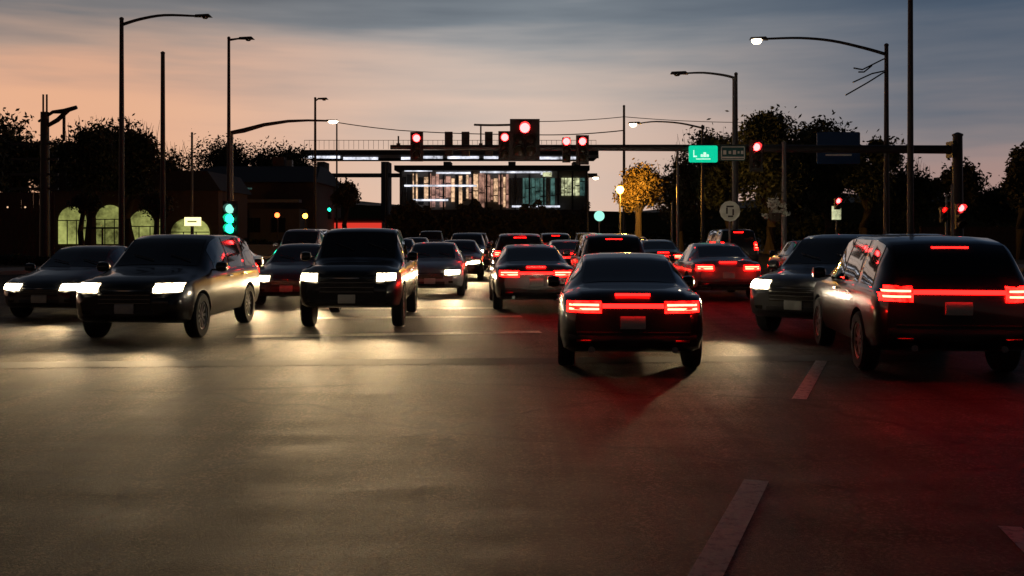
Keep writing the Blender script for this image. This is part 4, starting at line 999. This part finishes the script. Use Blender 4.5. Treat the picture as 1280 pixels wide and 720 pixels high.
# cloud veil streaks bend the elevation lookup
mp = n.new('ShaderNodeMapping'); mp.inputs['Scale'].default_value = (1.6, 1.6, 15); mp.inputs['Rotation'].default_value = (.05, -.04, 0); l.new(tc.outputs['Generated'], mp.inputs[0])
nz = n.new('ShaderNodeTexNoise'); nz.inputs['Scale'].default_value = 1.8; nz.inputs['Detail'].default_value = 4; nz.inputs['Roughness'].default_value = .5; l.new(mp.outputs[0], nz.inputs[0])
ma = n.new('ShaderNodeMath'); ma.operation = 'MULTIPLY_ADD'; ma.inputs[1].default_value = .19; l.new(nz.outputs['Fac'], ma.inputs[0])
sb = n.new('ShaderNodeMath'); sb.operation = 'SUBTRACT'; sb.inputs[1].default_value = .105; l.new(sx.outputs['Z'], sb.inputs[0]); l.new(sb.outputs[0], ma.inputs[2])
# elevations: sin(el) at photo rows: y=290:0, 220:.056, 180:.088, 140:.12, 100:.151, 60:.182, 0:.227
rl = ramp([(0, (240, 184, 146)), (.09, (236, 180, 146)), (.125, (222, 172, 144)), (.16, (180, 154, 140)), (.20, (124, 122, 124)), (.27, (80, 86, 94)), (.4, (44, 50, 60)), (1, (20, 25, 34))])
rc = ramp([(0, (232, 200, 180)), (.08, (224, 198, 182)), (.12, (202, 186, 176)), (.16, (166, 164, 164)), (.20, (126, 134, 142)), (.27, (84, 94, 106)), (.4, (46, 54, 68)), (1, (20, 25, 34))])
rr = ramp([(0, (176, 142, 134)), (.055, (164, 140, 136)), (.09, (132, 126, 130)), (.13, (104, 110, 122)), (.18, (78, 92, 110)), (.25, (54, 70, 92)), (.6, (30, 40, 56)), (1, (22, 30, 44))])
for r in (rl, rc, rr): l.new(ma.outputs[0], r.inputs[0])
def mr(a, b_):
    m = n.new('ShaderNodeMapRange'); m.interpolation_type = 'SMOOTHSTEP'; m.inputs['From Min'].default_value = a; m.inputs['From Max'].default_value = b_; l.new(sx.outputs['X'], m.inputs[0]); return m
m1 = n.new('ShaderNodeMix'); m1.data_type = 'RGBA'; l.new(mr(-.42, .0).outputs[0], m1.inputs[0]); l.new(rl.outputs[0], m1.inputs[6]); l.new(rc.outputs[0], m1.inputs[7])
m2 = n.new('ShaderNodeMix'); m2.data_type = 'RGBA'; l.new(mr(.0, .42).outputs[0], m2.inputs[0]); l.new(m1.outputs[2], m2.inputs[6]); l.new(rr.outputs[0], m2.inputs[7])
# scattering sky behind the veil
ms = n.new('ShaderNodeVectorMath'); ms.operation = 'SCALE'; ms.inputs['Scale'].default_value = .05; l.new(sky.outputs[0], ms.inputs[0])
m3 = n.new('ShaderNodeMix'); m3.data_type = 'RGBA'; m3.inputs[0].default_value = .93; l.new(ms.outputs[0], m3.inputs[6]); l.new(m2.outputs[2], m3.inputs[7])
l.new(m3.outputs[2], bg.inputs[0])
ee = n.new('ShaderNodeMapRange'); ee.interpolation_type = 'SMOOTHSTEP'; ee.inputs['From Min'].default_value = -.4; ee.inputs['From Max'].default_value = .75; ee.inputs['To Min'].default_value = .16; ee.inputs['To Max'].default_value = 1
l.new(sx.outputs['Y'], ee.inputs[0]); l.new(ee.outputs[0], bg.inputs[1])
sd = bpy.data.lights.new('sun', 'SUN'); sd.energy = .03; sd.angle = math.radians(6); sd.color = (1, .6, .4)
so = bpy.data.objects.new('sun', sd); COL.objects.link(so)
dirv = Vector((math.sin(SR)*math.cos(SE), math.cos(SR)*math.cos(SE), math.sin(SE))); so.rotation_euler = dirv.to_track_quat('Z', 'Y').to_euler(); so.location = (-40, 60, 30)

# ------------------------------------------------------------------ render settings
vs_ = scene.view_settings; vs_.view_transform = 'Standard'; vs_.look = 'None'; vs_.exposure = 0; vs_.gamma = 1; vs_.use_curve_mapping = False
cy = scene.cycles; cy.sample_clamp_indirect = 4; cy.use_denoising = True; cy.max_bounces = 6; cy.use_light_tree = True; cy.caustics_reflective = False; cy.caustics_refractive = False
